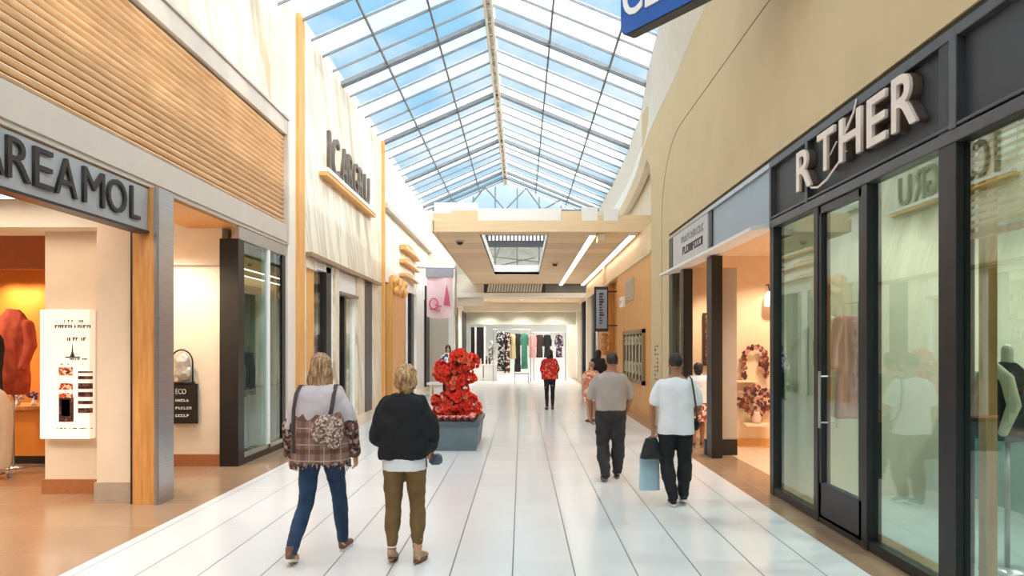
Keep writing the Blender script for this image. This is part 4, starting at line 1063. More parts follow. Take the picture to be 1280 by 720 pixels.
# ------------------------------------------------------------------ far right shopfronts
struct('wall_right', B(2.98, 3.3, 15.5, 37, 3.9, 4.6), FASC, label='honey wood fascia above the far right shops')
struct('trim_24', B(2.92, 3.0, 15.5, 37, 3.86, 3.93), mat('pale_edge', (232, 212, 176), .5))
struct('wall_right', B(2.95, 3.3, 15.5, 21.0, 0, 3.9), WOODO, label='orange wood wall panel of the first far right shop')
struct('wall_right', B(3.0, 3.3, 23.4, 26.6, 0, 3.9), WOOD)
struct('wall_right', B(3.2, 3.3, 21.0, 23.4, 0, 3.9), WOOD)
w = sroot('window_9', (XR, 18, .8), 'wrought iron framed window in the orange wood wall')
struct('frame', B(2.88, 2.95, 16.2, 19.4, .80, .9).box(2.88, 2.95, 16.2, 19.4, 2.05, 2.15).box(2.88, 2.95, 16.2, 16.35, .8, 2.15).box(2.88, 2.95, 19.25, 19.4, .8, 2.15), mat('frame_taupe', (150, 120, 84), .5), parent=w)
struct('back_glass', B(2.935, 2.949, 16.35, 19.25, .9, 2.05), mat('dark_glass', (70, 56, 44), .15), parent=w)
mb = MB()
for q in range(5): mb.tube([(2.915, 16.8 + q * .52, .9), (2.915, 16.8 + q * .52, 2.05)], .022, 6)
for q in range(6):
    c = 16.65 + q * .48; mb.tube([(2.91, c + .14 * math.cos(a), 1.88 + .10 * math.sin(a)) for a in [2 * PI * t / 14 for t in range(15)]], .018, 6)
    mb.tube([(2.91, c + .14 * math.cos(a), 1.18 + .14 * math.sin(a)) for a in [2 * PI * t / 14 for t in range(15)]], .018, 6)
struct('grille', mb, mat('iron_cream', (200, 184, 150), .5), parent=w)
s = thing('air_vent', 'pale grey vent high on the orange wood wall', 'vent', (2.93, 18.2, 3.0))
B(2.90, 2.95, 17.8, 18.9, 2.95, 3.55).build('frame', mat('vent_grey', (190, 184, 160), .5), s)
mb = MB()
for q in range(8): mb.box(2.885, 2.90, 17.85, 18.85, 3.0 + q * .065, 3.03 + q * .065)
mb.build('louvre', GREYT, s)
s = thing('wall_box', 'small white box on the orange wood wall below the vent', 'alarm box', (2.9, 19.7, 2.8))
B(2.86, 2.95, 19.3, 19.9, 2.85, 3.15, .02).build('case', WHITE, s); B(2.85, 2.86, 19.45, 19.75, 2.95, 3.05).build('grille', GREYT, s)
s = thing('blade_sign', 'tall pale blue hanging sign in a dark frame on the far right shops', 'sign', (2.7, 22.5, 2.2))
B(2.35, 2.80, 21.9, 22.05, 2.2, 3.65, .01).build('frame', mat('navy_frame', (40, 46, 62), .4), s); B(2.40, 2.75, 21.88, 21.9, 2.3, 3.55).build('face', mat('pale_blue_face', (160, 178, 200), .4), s)
mb = MB(); mb.tube([(2.8, 22, 3.5), (3.2, 22, 3.5)], .02, 8); mb.tube([(2.8, 22, 2.4), (3.2, 22, 2.4)], .02, 8); mb.build('bracket', DARKM, s)
mb = MB(); rr = random.Random(4)
for q in range(12): mb.box(2.5, 2.5 + rr.uniform(.06, .16), 21.86, 21.88, 2.45 + q * .085, 2.45 + q * .085 + rr.uniform(.03, .06))
mb.build('lettering', mat('navy_ink', (50, 60, 90), .5), s)
s = thing('wood_ornament', 'carved brown wood ornament under the pale blue hanging sign', 'ornament', (2.75, 22.2, 1.3))
mb = MB()
for q in range(9): mb.ell((2.72 + .05 * math.sin(q * 2), 22.2, 1.5 + q * .075), (.12, .1, .06), 10)
mb.box(2.75, 3.22, 22.15, 22.25, 1.4, 1.5); mb.build('carving', WOOD, s, True)
w = sroot('window_10', (XR, 29, 0), 'row of dark framed windows on the far right shops')
for a, b_2, m_ in ((26.6, 27.0, WHITEG), (28.0, 28.6, DARKM), (30.6, 31.2, CREAMW), (33.0, 33.6, DARKM), (36.2, 37.0, CREAMW)): struct('post', B(2.95, 3.3, a, b_2, 0, 3.9), m_, parent=w)
struct('pane', B(3.1, 3.11, 27, 37, .1, 3.9), GLASSC, parent=w)
struct('wall_right', B(4.6, 4.7, 26, 37, 0, 3.9), CREAMW); struct('ceiling', B(3.0, 4.7, 26, 37, 3.9, 4.0), WHITE)
struct('trim_25', B(2.9, 3.3, 24.0, 24.3, 3.9, 4.6), FASC)
for y in (28, 31, 34): downlight(3.9, y, 3.88, 'added round downlight in the far right shops', 'added downlights of the far right shops', watts=150, col=(1, .96, .9))  # lamps added to light the far right interiors

# ------------------------------------------------------------------ dropped timber ceiling
cg = sroot('ceiling', (0, 17, 4.6), 'dropped ceiling of pale wood boards with a square opening')
OX0, OX1, OY0, OY1 = -1.08, .70, 17.5, 27.4
mb = MB(); mb.box(-2.2, OX0, 17, 31.5, 4.6, 4.72).box(OX1, 3.3, 17, 31.5, 4.6, 4.72).box(OX0, OX1, 17, OY0, 4.6, 4.72).box(OX0, OX1, OY1, 31.5, 4.6, 4.72)
struct('boards', mb, BOARD, parent=cg)
mb = MB(); mb.box(-2.2, 3.3, 16.9, 17, 4.58, 4.86).box(-2.2, -1.75, 16.94, 17.1, 4.86, 5.05).box(-1.75, -1.1, 16.94, 17.1, 4.86, 5.12).box(1.0, 1.5, 16.94, 17.1, 4.86, 5.10).box(1.9, 3.3, 16.94, 17.1, 4.86, 5.0)
struct('fascia', mb, FASC, parent=cg)
struct('upstand_and_streaks', B(-2.2, -1.1, 17.1, 17.2, 4.7, 5.35).box(-1.1, 1.0, 17.1, 17.15, 4.7, 5.2).box(1.5, 1.9, 16.94, 17.1, 4.86, 5.2).box(2.05, 2.4, 16.92, 17.0, 4.6, 5.15), WHITE, parent=cg)  # front white panels imitate reflection streaks on the fascia
struct('side_board', B(-2.24, -2.18, 16.9, 31.5, 4.58, 4.9), FASC, parent=cg)
struct('opening_side', B(OX0 - .05, OX0, OY0, OY1, 4.62, 5.0).box(OX1, OX1 + .05, OY0, OY1, 4.62, 5.0).box(OX0, OX1, OY1, OY1 + .05, 4.62, 5.0), WHITE, parent=cg)
s = thing('ceiling_box', 'small pale wood box under the front edge of the dropped ceiling', 'ceiling fitting', (2.0, 17.4, 4.4))
B(1.93, 2.12, 17.15, 17.6, 4.38, 4.6, .01).build('box', FASC, s); B(1.96, 2.09, 17.14, 17.15, 4.42, 4.56).build('cover', WHITE, s)
for x, y, lab in ((-1.68, 18.5, 'small dark camera dome on the left part of the dropped ceiling'), (1.15, 23.5, 'small dark camera dome on the right part of the dropped ceiling')):
    s = thing('camera_dome', lab, 'security camera', (x, y, 4.5)); mb = MB(); mb.lathe((x, y, 4.56), [(.11, 0), (.12, .04)], 16); mb.build('base', GREYT, s)
    mb = MB(); mb.ell((x, y, 4.56), (.09, .09, .08), 14); mb.build('dome', DARKM, s, True)
for x, lab in ((1.80, 'long white strip light in the middle of the dropped ceiling'), (2.80, 'long white strip light beside the right wall')):
    s = thing('strip_light', lab, 'ceiling light', (x, 24, 4.5)); B(x - .09, x + .09, 17.2, 31.3, 4.53, 4.60).build('housing', WHITE, s); B(x - .07, x + .07, 17.25, 31.25, 4.515, 4.53).build('diffuser', LIGHTM, s)
# far bulkheads and end store
for x in (-1.8, 0, 1.8):
    for y in (32.8, 36): downlight(x, y, 3.95, 'added round downlight in the low ceiling before the end store', 'added downlights before the end store', watts=220, col=(1, .97, .92))  # downlights added to brighten the dark bulkheads here
struct('wall_back', B(-1.75, 1.1, 31.5, 31.7, 4.18, 5.0), PANELD)
mb = MB()
for k in range(20):
    x = -1.6 + k * .127; mb.prism([(x, 4.22), (x + .10, 4.22), (x + .16, 4.62), (x + .08, 4.66)], 1, 31.46, 31.5)
struct('trim_26', mb, WHITE, label='row of slanted white bars on the dark band')
struct('wall_back', B(1.1, 3.3, 31.5, 31.7, 4.18, 4.6), mat('grey_bulkhead', (120, 124, 126), .6)); struct('wall_back', B(-3.1, -1.75, 31.5, 31.7, 3.6, 5.0), CREAMW)
struct('wall_back', B(-9, 3.4, 31.72, 31.8, 4.18, 7.6) , CREAMW)
struct('trim_27', B(-3.0, 3.0, 31.3, 31.8, 3.98, 4.18), WHITE)
struct('ceiling', B(-3.1, 3.1, 31.8, 37, 3.95, 4.05), FASC)
struct('trim_28', B(-3.1, 3.1, 34.8, 35.2, 3.5, 3.95), CREAMW)
struct('wall_back', B(-3.1, 3.3, 37, 37.2, 2.9, 4.05), mat('grey_beige_bulkhead', (196, 196, 180), .7))
struct('trim_29', B(2.45, 3.0, 36.9, 37.1, 0, 2.9), CREAMW)
struct('wall_back', B(-10.5, 9, YE, YE + .2, 0, 4.1), WHITE); struct('ceiling', B(-10.5, 9, 37.2, YE, 3.4, 3.5), WHITE)
struct('wall_left', B(-10.5, -10.3, 37, YE, 0, 3.5), WHITE); struct('wall_right', B(8.8, 9, 37, YE, 0, 3.5), WHITE)
struct('trim_30', B(-2.75, -1.95, 37.0, 37.1, 0, 2.75), BLACK)
struct('trim_31', B(-2.55, -2.45, 36.9, 37.0, 0, 2.75).box(-2.05, -1.95, 36.9, 37.0, 0, 2.75), WHITE)
for x in (-2, 0, 2): downlight(x, 38.5, 3.4, 'added round downlight in the end store', 'added downlights of the end store', watts=300, col=(1, 1, 1), r=.1)  # added lamps brighten the inside of the end store
# ------------------------------------------------------------------ hanging signs
s = thing('hanging_sign', 'blue rounded sign with white lettering hanging from the right high wall', 'sign', (2.0, 7.4, 5.6))
A0 = Vector((1.25, 8.52, 5.60)); dX = Vector((2.93, 6.27, 0)) - Vector((1.25, 8.52, 0)); Ls = dX.length; dX.normalize(); nY = Vector((0, 0, 1)); dN = dX.cross(nY)
def slab(l0, l1, z0, z1, n0, n1, r=.12):
    pts = []
    for cx, cz, a0 in ((l1 - r, z1 - r, 0), (l0 + r, z1 - r, 90), (l0 + r, z0 + r, 180), (l1 - r, z0 + r, 270)):
        for q in range(5): a = R(a0 + q * 22.5); pts.append((cx + r * math.cos(a), cz + r * math.sin(a)))
    mb = MB(); mb.rings([[A0 + dX * p + nY * q + dN * n0 for p, q in pts], [A0 + dX * p + nY * q + dN * n1 for p, q in pts]]); return mb
BLUE = mat('sign_blue', (22, 84, 172), .35, var=.08, scale=1)
slab(0, Ls, 0, 1.15, -.14, 0).build('case', mat('sign_case_dark', (70, 66, 60), .5), s); slab(.01, Ls - .01, .015, 1.135, 0, .02).build('face', BLUE, s)
for ch, a_, w_ in (('C', .06, .32), ('L', .43, .22), ('A', .66, .36)): place_text(ch, .50, w_, .02, A0 + dX * a_ + nY * .20 + dN * .02, dX, nY, 'letter', WHITE, s, offset=.01)
mb = MB()
for l_off in (.5, 2.2): mb.tube([A0 + dX * l_off + nY * 1.14 - dN * .07, A0 + dX * l_off + nY * 2.35 - dN * .07], .02, 8)
mb.build('hanger', STEEL, s)

s = thing('banner', 'pink banner with a grey top bar hanging from a bracket on the left', 'banner', (-3.1, 26, 2.8))
mb = MB(); n0 = 14
fr, bk = [], []
for k in range(n0 + 1):
    x = -3.62 + .98 * k / n0; yy = 26.0 + .05 * math.sin(k / n0 * PI * 2); zb = 2.85 - .07 * math.sin(k / n0 * PI)
    fr.append((x, yy, zb))
ring_top = [Vector((x, y, 4.36)) for x, y, z in fr] + [Vector((x, y + .02, 4.36)) for x, y, z in fr[::-1]]
ring_bot = [Vector((x, y, z)) for x, y, z in fr] + [Vector((x, y + .02, z)) for x, y, z in fr[::-1]]
mb.rings([ring_top, ring_bot]); mb.build('cloth', mat('banner_pink', (240, 208, 218), .8, rgb2=(246, 226, 230), scale=1.5), s)
B(-3.66, -2.6, 25.94, 26.08, 4.36, 4.70).build('top_panel', mat('banner_grey_bar', (150, 154, 166), .5), s)
mb = MB(); mb.tube([(-4.1, 26.0, 4.74), (-2.55, 26.0, 4.72)], .03, 8); mb.tube([(-2.52, 26, 4.8), (-2.52, 26, 2.9)], .035, 8); mb.build('bracket', STEEL, s)
PK = mat('print_pink', (226, 110, 140), .7)
mb = MB()
mb.tube([(-3.35 + .16 * math.cos(a), 25.93, 3.35 + .2 * math.sin(a)) for a in [2 * PI * t / 14 for t in range(15)]], .03, 6)
mb.tube([(-3.5, 25.93, 3.15), (-3.1, 25.93, 3.1)], .03, 6); mb.tube([(-3.3, 25.93, 3.3), (-3.05, 25.93, 3.25)], .025, 6)
mb.prism([(-2.98, 3.3), (-2.72, 3.25), (-2.78, 3.7), (-2.86, 4.1), (-2.92, 3.7)], 1, 25.92, 25.94); mb.build('print', PK, s)

# ------------------------------------------------------------------ planter with red flowers
s = thing('flower_planter', 'low slate blue planter box edged with small pots on the white floor', 'planter', (-1.4, 12, 0))
SL = mat('slate_blue', (104, 122, 130), .45, rgb2=(84, 102, 112), scale=2)
PX0, PX1, PY0, PY1 = -2.0, -.76, 11.3, 12.75
mb = MB(); mb.rings([[Vector(p) for p in ((PX0, PY0, 0), (PX1, PY0, 0), (PX1, PY1, 0), (PX0, PY1, 0))], [Vector(p) for p in ((PX0 - .05, PY0 - .05, .44), (PX1 + .05, PY0 - .05, .44), (PX1 + .05, PY1 + .05, .44), (PX0 - .05, PY1 + .05, .44))]])
mb.build('box', SL, s)
mb = MB(); mb.box(PX0 - .07, PX1 + .07, PY0 - .07, PY0 + .02, .42, .48).box(PX0 - .07, PX1 + .07, PY1 - .02, PY1 + .07, .42, .48).box(PX0 - .07, PX0 + .02, PY0, PY1, .42, .48).box(PX1 - .02, PX1 + .07, PY0, PY1, .42, .48); mb.build('rim', mat('slate_rim', (84, 96, 104), .4), s)
B(PX0, PX1, PY0, PY1, .40, .455).build('soil', mat('soil', (60, 44, 34), .95, var=.3), s)
RED = mat('petal_red', (244, 80, 52), .55, rgb2=(228, 54, 36), scale=20); RED2 = mat('petal_orange_red', (248, 116, 80), .55, var=.1); LEAFD = mat('leaf_olive_brown', (70, 60, 30), .7, var=.2)  # leaf tone is a dark olive brown for the foliage core
def blossom_mesh(m):
    mb = MB(); bm = mb.bm
    for layer, (rad, n_p, tl) in enumerate(((.062, 6, .25), (.046, 5, .7), (.028, 4, 1.15))):
        for p in range(n_p):
            a = 2 * PI * p / n_p + layer * .5
            d1 = Vector((math.cos(a) * math.cos(tl), math.sin(a) * math.cos(tl), math.sin(tl))) * rad; sd = Vector((-math.sin(a), math.cos(a), 0)) * rad * .48
            up = Vector((0, 0, .008))
            vs = [bm.verts.new(v) for v in (Vector((0, 0, 0)), d1 * .5 - sd, d1 * .95 - sd * .6 + up, d1 * 1.05 + up, d1 * .95 + sd * .6 + up, d1 * .5 + sd)]
            bm.faces.new(vs)
    me = mb.mesh('blossom'); me.materials.append(m); return me
CX, CY = -1.14, 12.05
t = thing('flower_tower', 'tall tower of red blossoms rising from the slate blue planter', 'flowers', (CX, CY, .45))
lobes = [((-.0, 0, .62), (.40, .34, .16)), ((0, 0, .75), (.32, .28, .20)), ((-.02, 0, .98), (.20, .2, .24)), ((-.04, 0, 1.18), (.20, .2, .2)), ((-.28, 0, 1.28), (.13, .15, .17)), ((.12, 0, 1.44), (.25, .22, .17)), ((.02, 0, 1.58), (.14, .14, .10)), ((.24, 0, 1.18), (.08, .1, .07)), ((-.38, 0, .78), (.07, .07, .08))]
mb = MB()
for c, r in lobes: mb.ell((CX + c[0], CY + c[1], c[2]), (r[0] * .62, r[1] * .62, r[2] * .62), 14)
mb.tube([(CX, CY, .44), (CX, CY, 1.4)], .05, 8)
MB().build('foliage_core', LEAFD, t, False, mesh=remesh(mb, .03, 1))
rr = random.Random(11); pts = []
for c, r in lobes:
    n_b = int(105 * (r[0] * r[2] + .01) / .04)
    for q in range(n_b):
        u = Vector((rr.gauss(0, 1), rr.gauss(0, 1), rr.gauss(0, 1))).normalized()
        f_ = rr.choice((.74, .85, .95, 1.02, 1.1)); pts.append((Vector((CX + c[0] + u.x * r[0] * f_, CY + c[1] + u.y * r[1] * f_, c[2] + u.z * r[2] * f_)), (u + Vector((rr.uniform(-.5, .5), rr.uniform(-.7, .1), rr.uniform(-.4, .4)))).normalized()))
pts = [p for p in pts if p[0].z > .5]; pts.sort(key=lambda p: p[1].y + rr.uniform(-.3, .3))
bms = [blossom_mesh(RED), blossom_mesh(RED2), blossom_mesh(mat('petal_coral', (246, 140, 110), .55, var=.1))]; bms = [bms[0], bms[0], bms[1], bms[1], bms[2]]
org = ORG[t.name]; stuff = bmesh.new()
for i, (p, u) in enumerate(pts):
    q = u.to_track_quat('Z', 'Y'); sc = rr.uniform(.55, .92); M4 = Matrix.Translation(p - org) @ q.to_matrix().to_4x4() @ Matrix.Rotation(rr.uniform(0, 6), 4, 'Z') @ Matrix.Scale(sc, 4)
    me = bms[rr.randrange(5)]
    if i < 100:
        o = bpy.data.objects.new('blossom', me); COL.objects.link(o); o.parent = t; o.matrix_local = M4
    else:
        m2 = me.copy(); m2.transform(M4); stuff.from_mesh(m2); bpy.data.meshes.remove(m2)
me = bpy.data.meshes.new('blossoms'); stuff.to_mesh(me); stuff.free(); me.materials.append(RED)
o = bpy.data.objects.new('blossoms', me); COL.objects.link(o); o.parent = t; o['kind'] = 'stuff'
# row of small pots along the near and right edges
def small_pot():
    t_ = thing('potted_flower', 'small dark pot of pink flowers on the rim of the slate blue planter', 'potted plant', (0, 0, 0), 'small potted flowers around the planter')
    mb = MB(); mb.lathe((0, 0, 0), [(.028, 0), (.04, .005), (.048, .075), (.042, .075), (.04, .06)], 12); mb.build('pot', mat('pot_dark', (70, 40, 44), .6), t_, True)
    mb = MB(); r5 = random.Random(3)
    for q in range(12):
        a = r5.uniform(0, 6.3); mb.ell((.032 * math.cos(a), .032 * math.sin(a), .10 + r5.uniform(-.02, .025)), (.02, .02, .014), 6)
    mb.build('blossom', mat('petal_pink', (240, 170, 160), .6, rgb2=(236, 90, 70), scale=30, contrast=4), t_); return t_
p0 = small_pot(); spots = [(PX0 + .06 + .112 * k, PY0 + .08) for k in range(11)] + [(PX1 - .08, PY0 + .2 + .13 * k) for k in range(9)]
p0.location = spots[0] + (.455,)
for x, y in spots[1:]: copy_tree(p0, loc=(x, y, .455))

# ------------------------------------------------------------------ end store
def far_dress(x, y, zt, L, W, m, label, nm='hanging_dress'): return garment(nm, x, y, zt, L, W, m, label, 'x', None, .09, sleeves=(W > .16), cat='dress')
FB = spots_mat('fabric_black_white', (34, 34, 40), ((60, 60, 70), (210, 206, 200), (40, 40, 46)), 16)
dr = [(-1.02, 33.4, 2.45, 1.95, .19, FB, 'black and white patterned long dress at the left end of the far rail'),
      (-.72, 33.5, 2.4, 2.0, .17, spots_mat('fabric_brown_white', (60, 44, 38), ((220, 200, 180), (90, 60, 50), (40, 34, 34)), 14), 'brown patterned long dress second from the left on the far rail'),
      (-.42, 33.6, 2.3, 1.2, .16, mat('fabric_sand', (206, 186, 140), .9), 'short sand coloured dress on the far rail'),
      (-.20, 33.7, 2.35, 1.9, .17, mat('fabric_charcoal', (44, 40, 42), .9), 'narrow charcoal dress on the far rail'),
      (.14, 33.6, 2.35, 1.75, .18, mat('fabric_green', (72, 140, 116), .9, var=.3, scale=5), 'green dress hanging right of the charcoal dress on the far rail')]
for a in dr: far_dress(*a)
s = thing('clothes_rail', 'long rail carrying dresses in front of the end store', 'clothes rail', (-.5, 33.6, 0))
mb = MB(); mb.tube([(-1.4, 33.55, .03), (-1.4, 33.55, 2.55), (.45, 33.55, 2.55), (.45, 33.55, .03)], .025, 8); mb.box(-1.45, -1.35, 33.3, 33.8, 0, .04).box(.4, .5, 33.3, 33.8, 0, .04); mb.build('frame', STEEL, s)
for k in range(4):
    L = [(.55, mat('fabric_rose', (226, 160, 156), .9), 'rose'), (.9, mat('fabric_darkbrown', (62, 46, 42), .9), 'dark brown'), (1.3, GARM[0], 'black'), (1.9, spots_mat('fabric_plum', (50, 42, 52), ((90, 70, 100), (180, 160, 170)), 12), 'plum patterned')][k]
    far_dress(L[0], 34.2 + .1 * k, 2.3, 1.15, .18, L[1], L[2] + ' short garment on the right rail of the end store')
s = thing('clothes_rail', 'right rail carrying short garments in front of the end store', 'clothes rail', (1.2, 34.3, 0))
mb = MB(); mb.tube([(.62, 34.9, .03), (.62, 34.9, 2.42), (2.25, 34.9, 2.42), (2.25, 34.9, .03)], .025, 8); mb.tube([(.55, 34.2, 2.40), (1.9, 34.5, 2.40)], .02, 8); mb.tube([(.8, 34.25, 2.40), (.8, 34.9, 2.40)], .02, 8); mb.tube([(1.7, 34.45, 2.40), (1.7, 34.9, 2.40)], .02, 8)
mb.box(.57, .67, 34.7, 35.1, 0, .04).box(2.2, 2.3, 34.7, 35.1, 0, .04); mb.build('frame', STEEL, s)
s = thing('glass_table', 'low table with thin metal legs in front of the end store', 'table', (.0, 31.8, 0))
B(-.35, .35, 31.6, 32.0, .42, .46).build('top', mat('table_top_grey', (170, 160, 150), .3), s)
for x in (-.32, .32):
    for y in (31.64, 31.96): B(x - .02, x + .02, y - .02, y + .02, 0, .42).build('leg', STEEL, s)
for x, lab in ((-2.3, 'left white display counter in front of the end store'), (-1.55, 'right white display counter in front of the end store')):
    s = thing('display_counter', lab, 'counter', (x, 35, 0)); B(x - .33, x + .33, 34.2, 34.9, 0, .75, .01).build('body', WHITEG, s); B(x - .36, x + .36, 34.15, 34.95, .75, .8, .01).build('top', WHITE, s)
    rr = random.Random(int(x * 10))
    for q in range(4):
        g_ = MB(); h = rr.uniform(.2, .42); g_.lathe((x - .22 + q * .15, 34.4, .8), [(.04, 0), (.06, h * .4), (.03, h * .7), (.045, h)], 10); tag(g_.build('vase', rr.choice(GOODS), None, True), 'small vase on the white counters in front of the end store', 'vase', 'vases on the white counters')
s = thing('mannequin', 'mannequin in a grey patterned outfit left of the far dresses', 'mannequin', (-1.6, 36, 0))
mb = MB(); torso(mb, [(.75, .2, .14, 0, 0), (1.1, .14, .1, 0, 0), (1.35, .18, .11, 0, 0), (1.5, .12, .07, 0, 0), (1.56, .05, .05, 0, 0)], 20, 3); me = remesh(mb, .02, 1); me.transform(Matrix.Translation((-1.6, 36, .2))); MB().build('outfit', spots_mat('fabric_grey', (150, 146, 140), ((90, 88, 84), (220, 216, 210)), 12), s, True, mesh=me)
mb = MB(); mb.ell((-1.6, 36, 1.9), (.08, .09, .12), 14); mb.tube([(-1.6, 36, .02), (-1.6, 36, 1.8)], .03, 8); mb.lathe((-1.6, 36, 0), [(.2, 0), (.2, .03), (.04, .05)], 18); mb.build('stand', WHITEG, s, True)
s = thing('bench', 'low white bench by the left far shops', 'bench', (-2.4, 25, 0))
B(-3.3, -1.9, 23.6, 24.2, .38, .46, .01).build('seat', WHITEG, s)
for x in (-3.2, -2.05): B(x, x + .08, 23.65, 24.15, 0, .38).build('leg', CREAMW, s)

# ------------------------------------------------------------------ people
HB = mat('hair_dark_blonde', (196, 158, 116), .5, rgb2=(112, 78, 50), scale=16, stretch=(5, 5, .5), contrast=1.6)
HB2 = mat('hair_light_blonde', (206, 168, 120), .55, rgb2=(136, 96, 62), scale=18, stretch=(3, 3, .8), contrast=1.8)
HD = mat('hair_dark_brown', (58, 42, 34), .6, rgb2=(34, 26, 24), scale=40); HBL = mat('hair_black', (30, 26, 26), .6)
DENIM = mat('dark_blue_denim', (40, 66, 100), .85, rgb2=(28, 48, 76), scale=10); OLIVE = mat('olive_brown_cotton', (128, 100, 60), .85, rgb2=(104, 80, 46), scale=8)
CHAR = mat('charcoal_cloth', (56, 53, 54), .9, rgb2=(38, 36, 38), scale=8); BLK = mat('black_cloth', (32, 31, 36), .9, rgb2=(20, 19, 23), scale=8)
LILAC = mat('pale_lilac_knit', (206, 196, 200), .9, var=.06, scale=30); WTEE = mat('white_cotton', (236, 236, 240), .85, var=.03, scale=10)
GTEE = mat('taupe_cotton', (176, 164, 156), .9, var=.06, scale=6); PLAID = plaid_mat('brown_plaid', (156, 124, 110), (96, 66, 58), (200, 182, 164))
BEIGE = mat('beige_suede', (190, 158, 130), .8, var=.12); SOLEW = mat('sole_white', (230, 226, 220), .6); SOLEB = mat('sole_brown', (120, 84, 60), .7); BRN = mat('brown_leather', (120, 82, 58), .45, var=.15)
FLO = spots_mat('floral_knit', (96, 72, 66), ((60, 46, 46), (176, 150, 138), (120, 84, 74)), 45)
def shawl(root, k, S, J):
    mb = MB(); torso(mb, [(.80, .245, .165, .0, -.02), (.95, .235, .16, 0, -.02), (1.10, .215, .15, 0, -.015), (1.22, .195, .135, 0, -.01)], ex=2.6)
    MB().build('plaid_wrap', PLAID, root, True, True, mesh=S(remesh(mb, .011, 2, disp=folds(.016, 9, 2.2, 5))))
    fr = MB(); rr_ = random.Random(1)
    for q in range(90):
        a = 2 * PI * q / 90; x = .235 * math.copysign(abs(math.cos(a)) ** .77, math.cos(a)); y = -.02 + .16 * math.copysign(abs(math.sin(a)) ** .77, math.sin(a)); L = rr_.uniform(.03, .08)
        fr.tube([(x, y, .82), (x * 1.02, y * 1.02, .82 - L * .5), (x * 1.03 + rr_.uniform(-.01, .01), y, .82 - L)], [.008, .006, .003], 5)
    m = fr.mesh('f'); MB().build('fringe', FLO, root, True, True, mesh=S(m))
    for s_ in (-1, 1):
        cf = MB(); e, w_ = J['el'][s_], J['wr'][s_]
        chain(cf, [J['sh'][s_].lerp(e, .82), e, e.lerp(w_, .4), e.lerp(w_, .98)], [.056, .060, .056, .052]); MB().build('patterned_sleeve', FLO, root, True, True, mesh=S(remesh(cf, .011, 2, disp=folds(.006, 16, 10))))
W1 = dict(el={-1: (-.255, -.03, 1.10), 1: (.255, -.02, 1.10)}, wr={-1: (-.27, .03, .86), 1: (.27, .04, .87)}, kn={-1: (-.125, .0, .48), 1: (.10, .17, .50)}, an={-1: (-.175, -.24, .105), 1: (.13, .20, .085)}, lift={-1: .30, 1: 0.0}, curl={-1: .35, 1: .35})
w1 = person('person', 'woman with shoulder length blonde hair, plaid wrap and blue jeans, walking away', (-1.655, 5.62, 0), 1.68, 0, W1,
    dict(fem=True, pants=(DENIM, .006, .97, .006), shoe=(BRN, SOLEW), hair=long_hair(HB, 1.385, .092), boot=.12, bootr=.043,
         top=dict(name='sweater', mat=LILAC, secs=[(.90, .20, .14, 0, -.01), (1.1, .195, .14, 0, -.01), (1.28, .20, .14, 0, -.012), (1.38, .195, .12, 0, -.015), (1.435, .12, .085, 0, -.015), (1.46, .065, .07, 0, -.012)], sleeve=1.12, arm=(.062, .056, .05), fold=.009), extra=[shawl]))
# her shoulder bag: dark straps over both shoulders, patterned bundle on her right
b = thing('shoulder_bag', 'patterned bundle with two dark straps on the back of the woman in the plaid wrap', 'bag', (-1.62, 5.42, 1.0))
def at1(p): return Vector((-1.655, 5.62, 0)) + Vector(p) * (1.68 / 1.70)
mb = MB(); mb.ell(at1((.11, -.185, 1.13)), (.12, .055, .085), 16); mb.ell(at1((.05, -.19, 1.08)), (.08, .05, .10), 16); mb.ell(at1((.15, -.17, 1.04)), (.07, .05, .11), 16)
MB().build('bundle', spots_mat('bag_pattern', (190, 168, 150), ((132, 108, 98), (212, 194, 180), (150, 122, 112), (104, 82, 78)), 62), b, True, mesh=remesh(mb, .01, 2, disp=folds(.014, 22, 18)))
STR = mat('strap_dark', (66, 54, 54), .7)
mb = MB()
mb.tube([at1(p) for p in ((-.15, .03, 1.435), (-.16, -.05, 1.44), (-.17, -.12, 1.38), (-.18, -.155, 1.25), (-.17, -.19, 1.1), (-.16, -.205, .9))], .016, 8, flat=.4, ref=(1, 0, 0)); mb.build('strap', STR, b, True)
mb = MB()
mb.tube([at1(p) for p in ((.13, .03, 1.44), (.135, -.05, 1.445), (.14, -.13, 1.37), (.13, -.165, 1.25), (.11, -.20, 1.15))], .016, 8, flat=.4, ref=(1, 0, 0)); mb.build('strap', STR, b, True)

def loose_cuffs(root, k, S, J): pass
W2 = dict(sh={-1: (-.165, -.01, 1.375), 1: (.165, -.01, 1.375)}, el={-1: (-.235, -.02, 1.09), 1: (.235, -.03, 1.10)}, wr={-1: (-.17, .17, .98), 1: (.20, .16, .96)}, kn={-1: (-.105, .03, .49), 1: (.10, .05, .49)}, an={-1: (-.105, -.03, .095), 1: (.115, -.03, .085)},
          lift={-1: .28, 1: .1}, hd={-1: (.4, .8, -.1), 1: (.1, .6, -.8)}, pn={-1: (.5, -.3, -.8), 1: (-.9, .2, 0)}, curl={-1: .4, 1: .7}, head=(.01, .015, .0), toe={-1: -.02, 1: .25})
def bun(root, k, S, J):
    mb = MB(); mb.ell(J['hc']((-.075, .0, 1.50)), (.004, .004, .004), 6)
    m = mb.mesh('e'); MB().build('earring', STEEL, root, True, True, mesh=S(m))
    mb = MB(); a = J['an'][-1]; mb.tube([(a.x + .040 * math.cos(t_), a.y + .040 * math.sin(t_), a.z + .05) for t_ in [2 * PI * q / 16 for q in range(17)]], .006, 6)
    MB().build('anklet', WHITE, root, True, True, mesh=S(mb.mesh('e')))
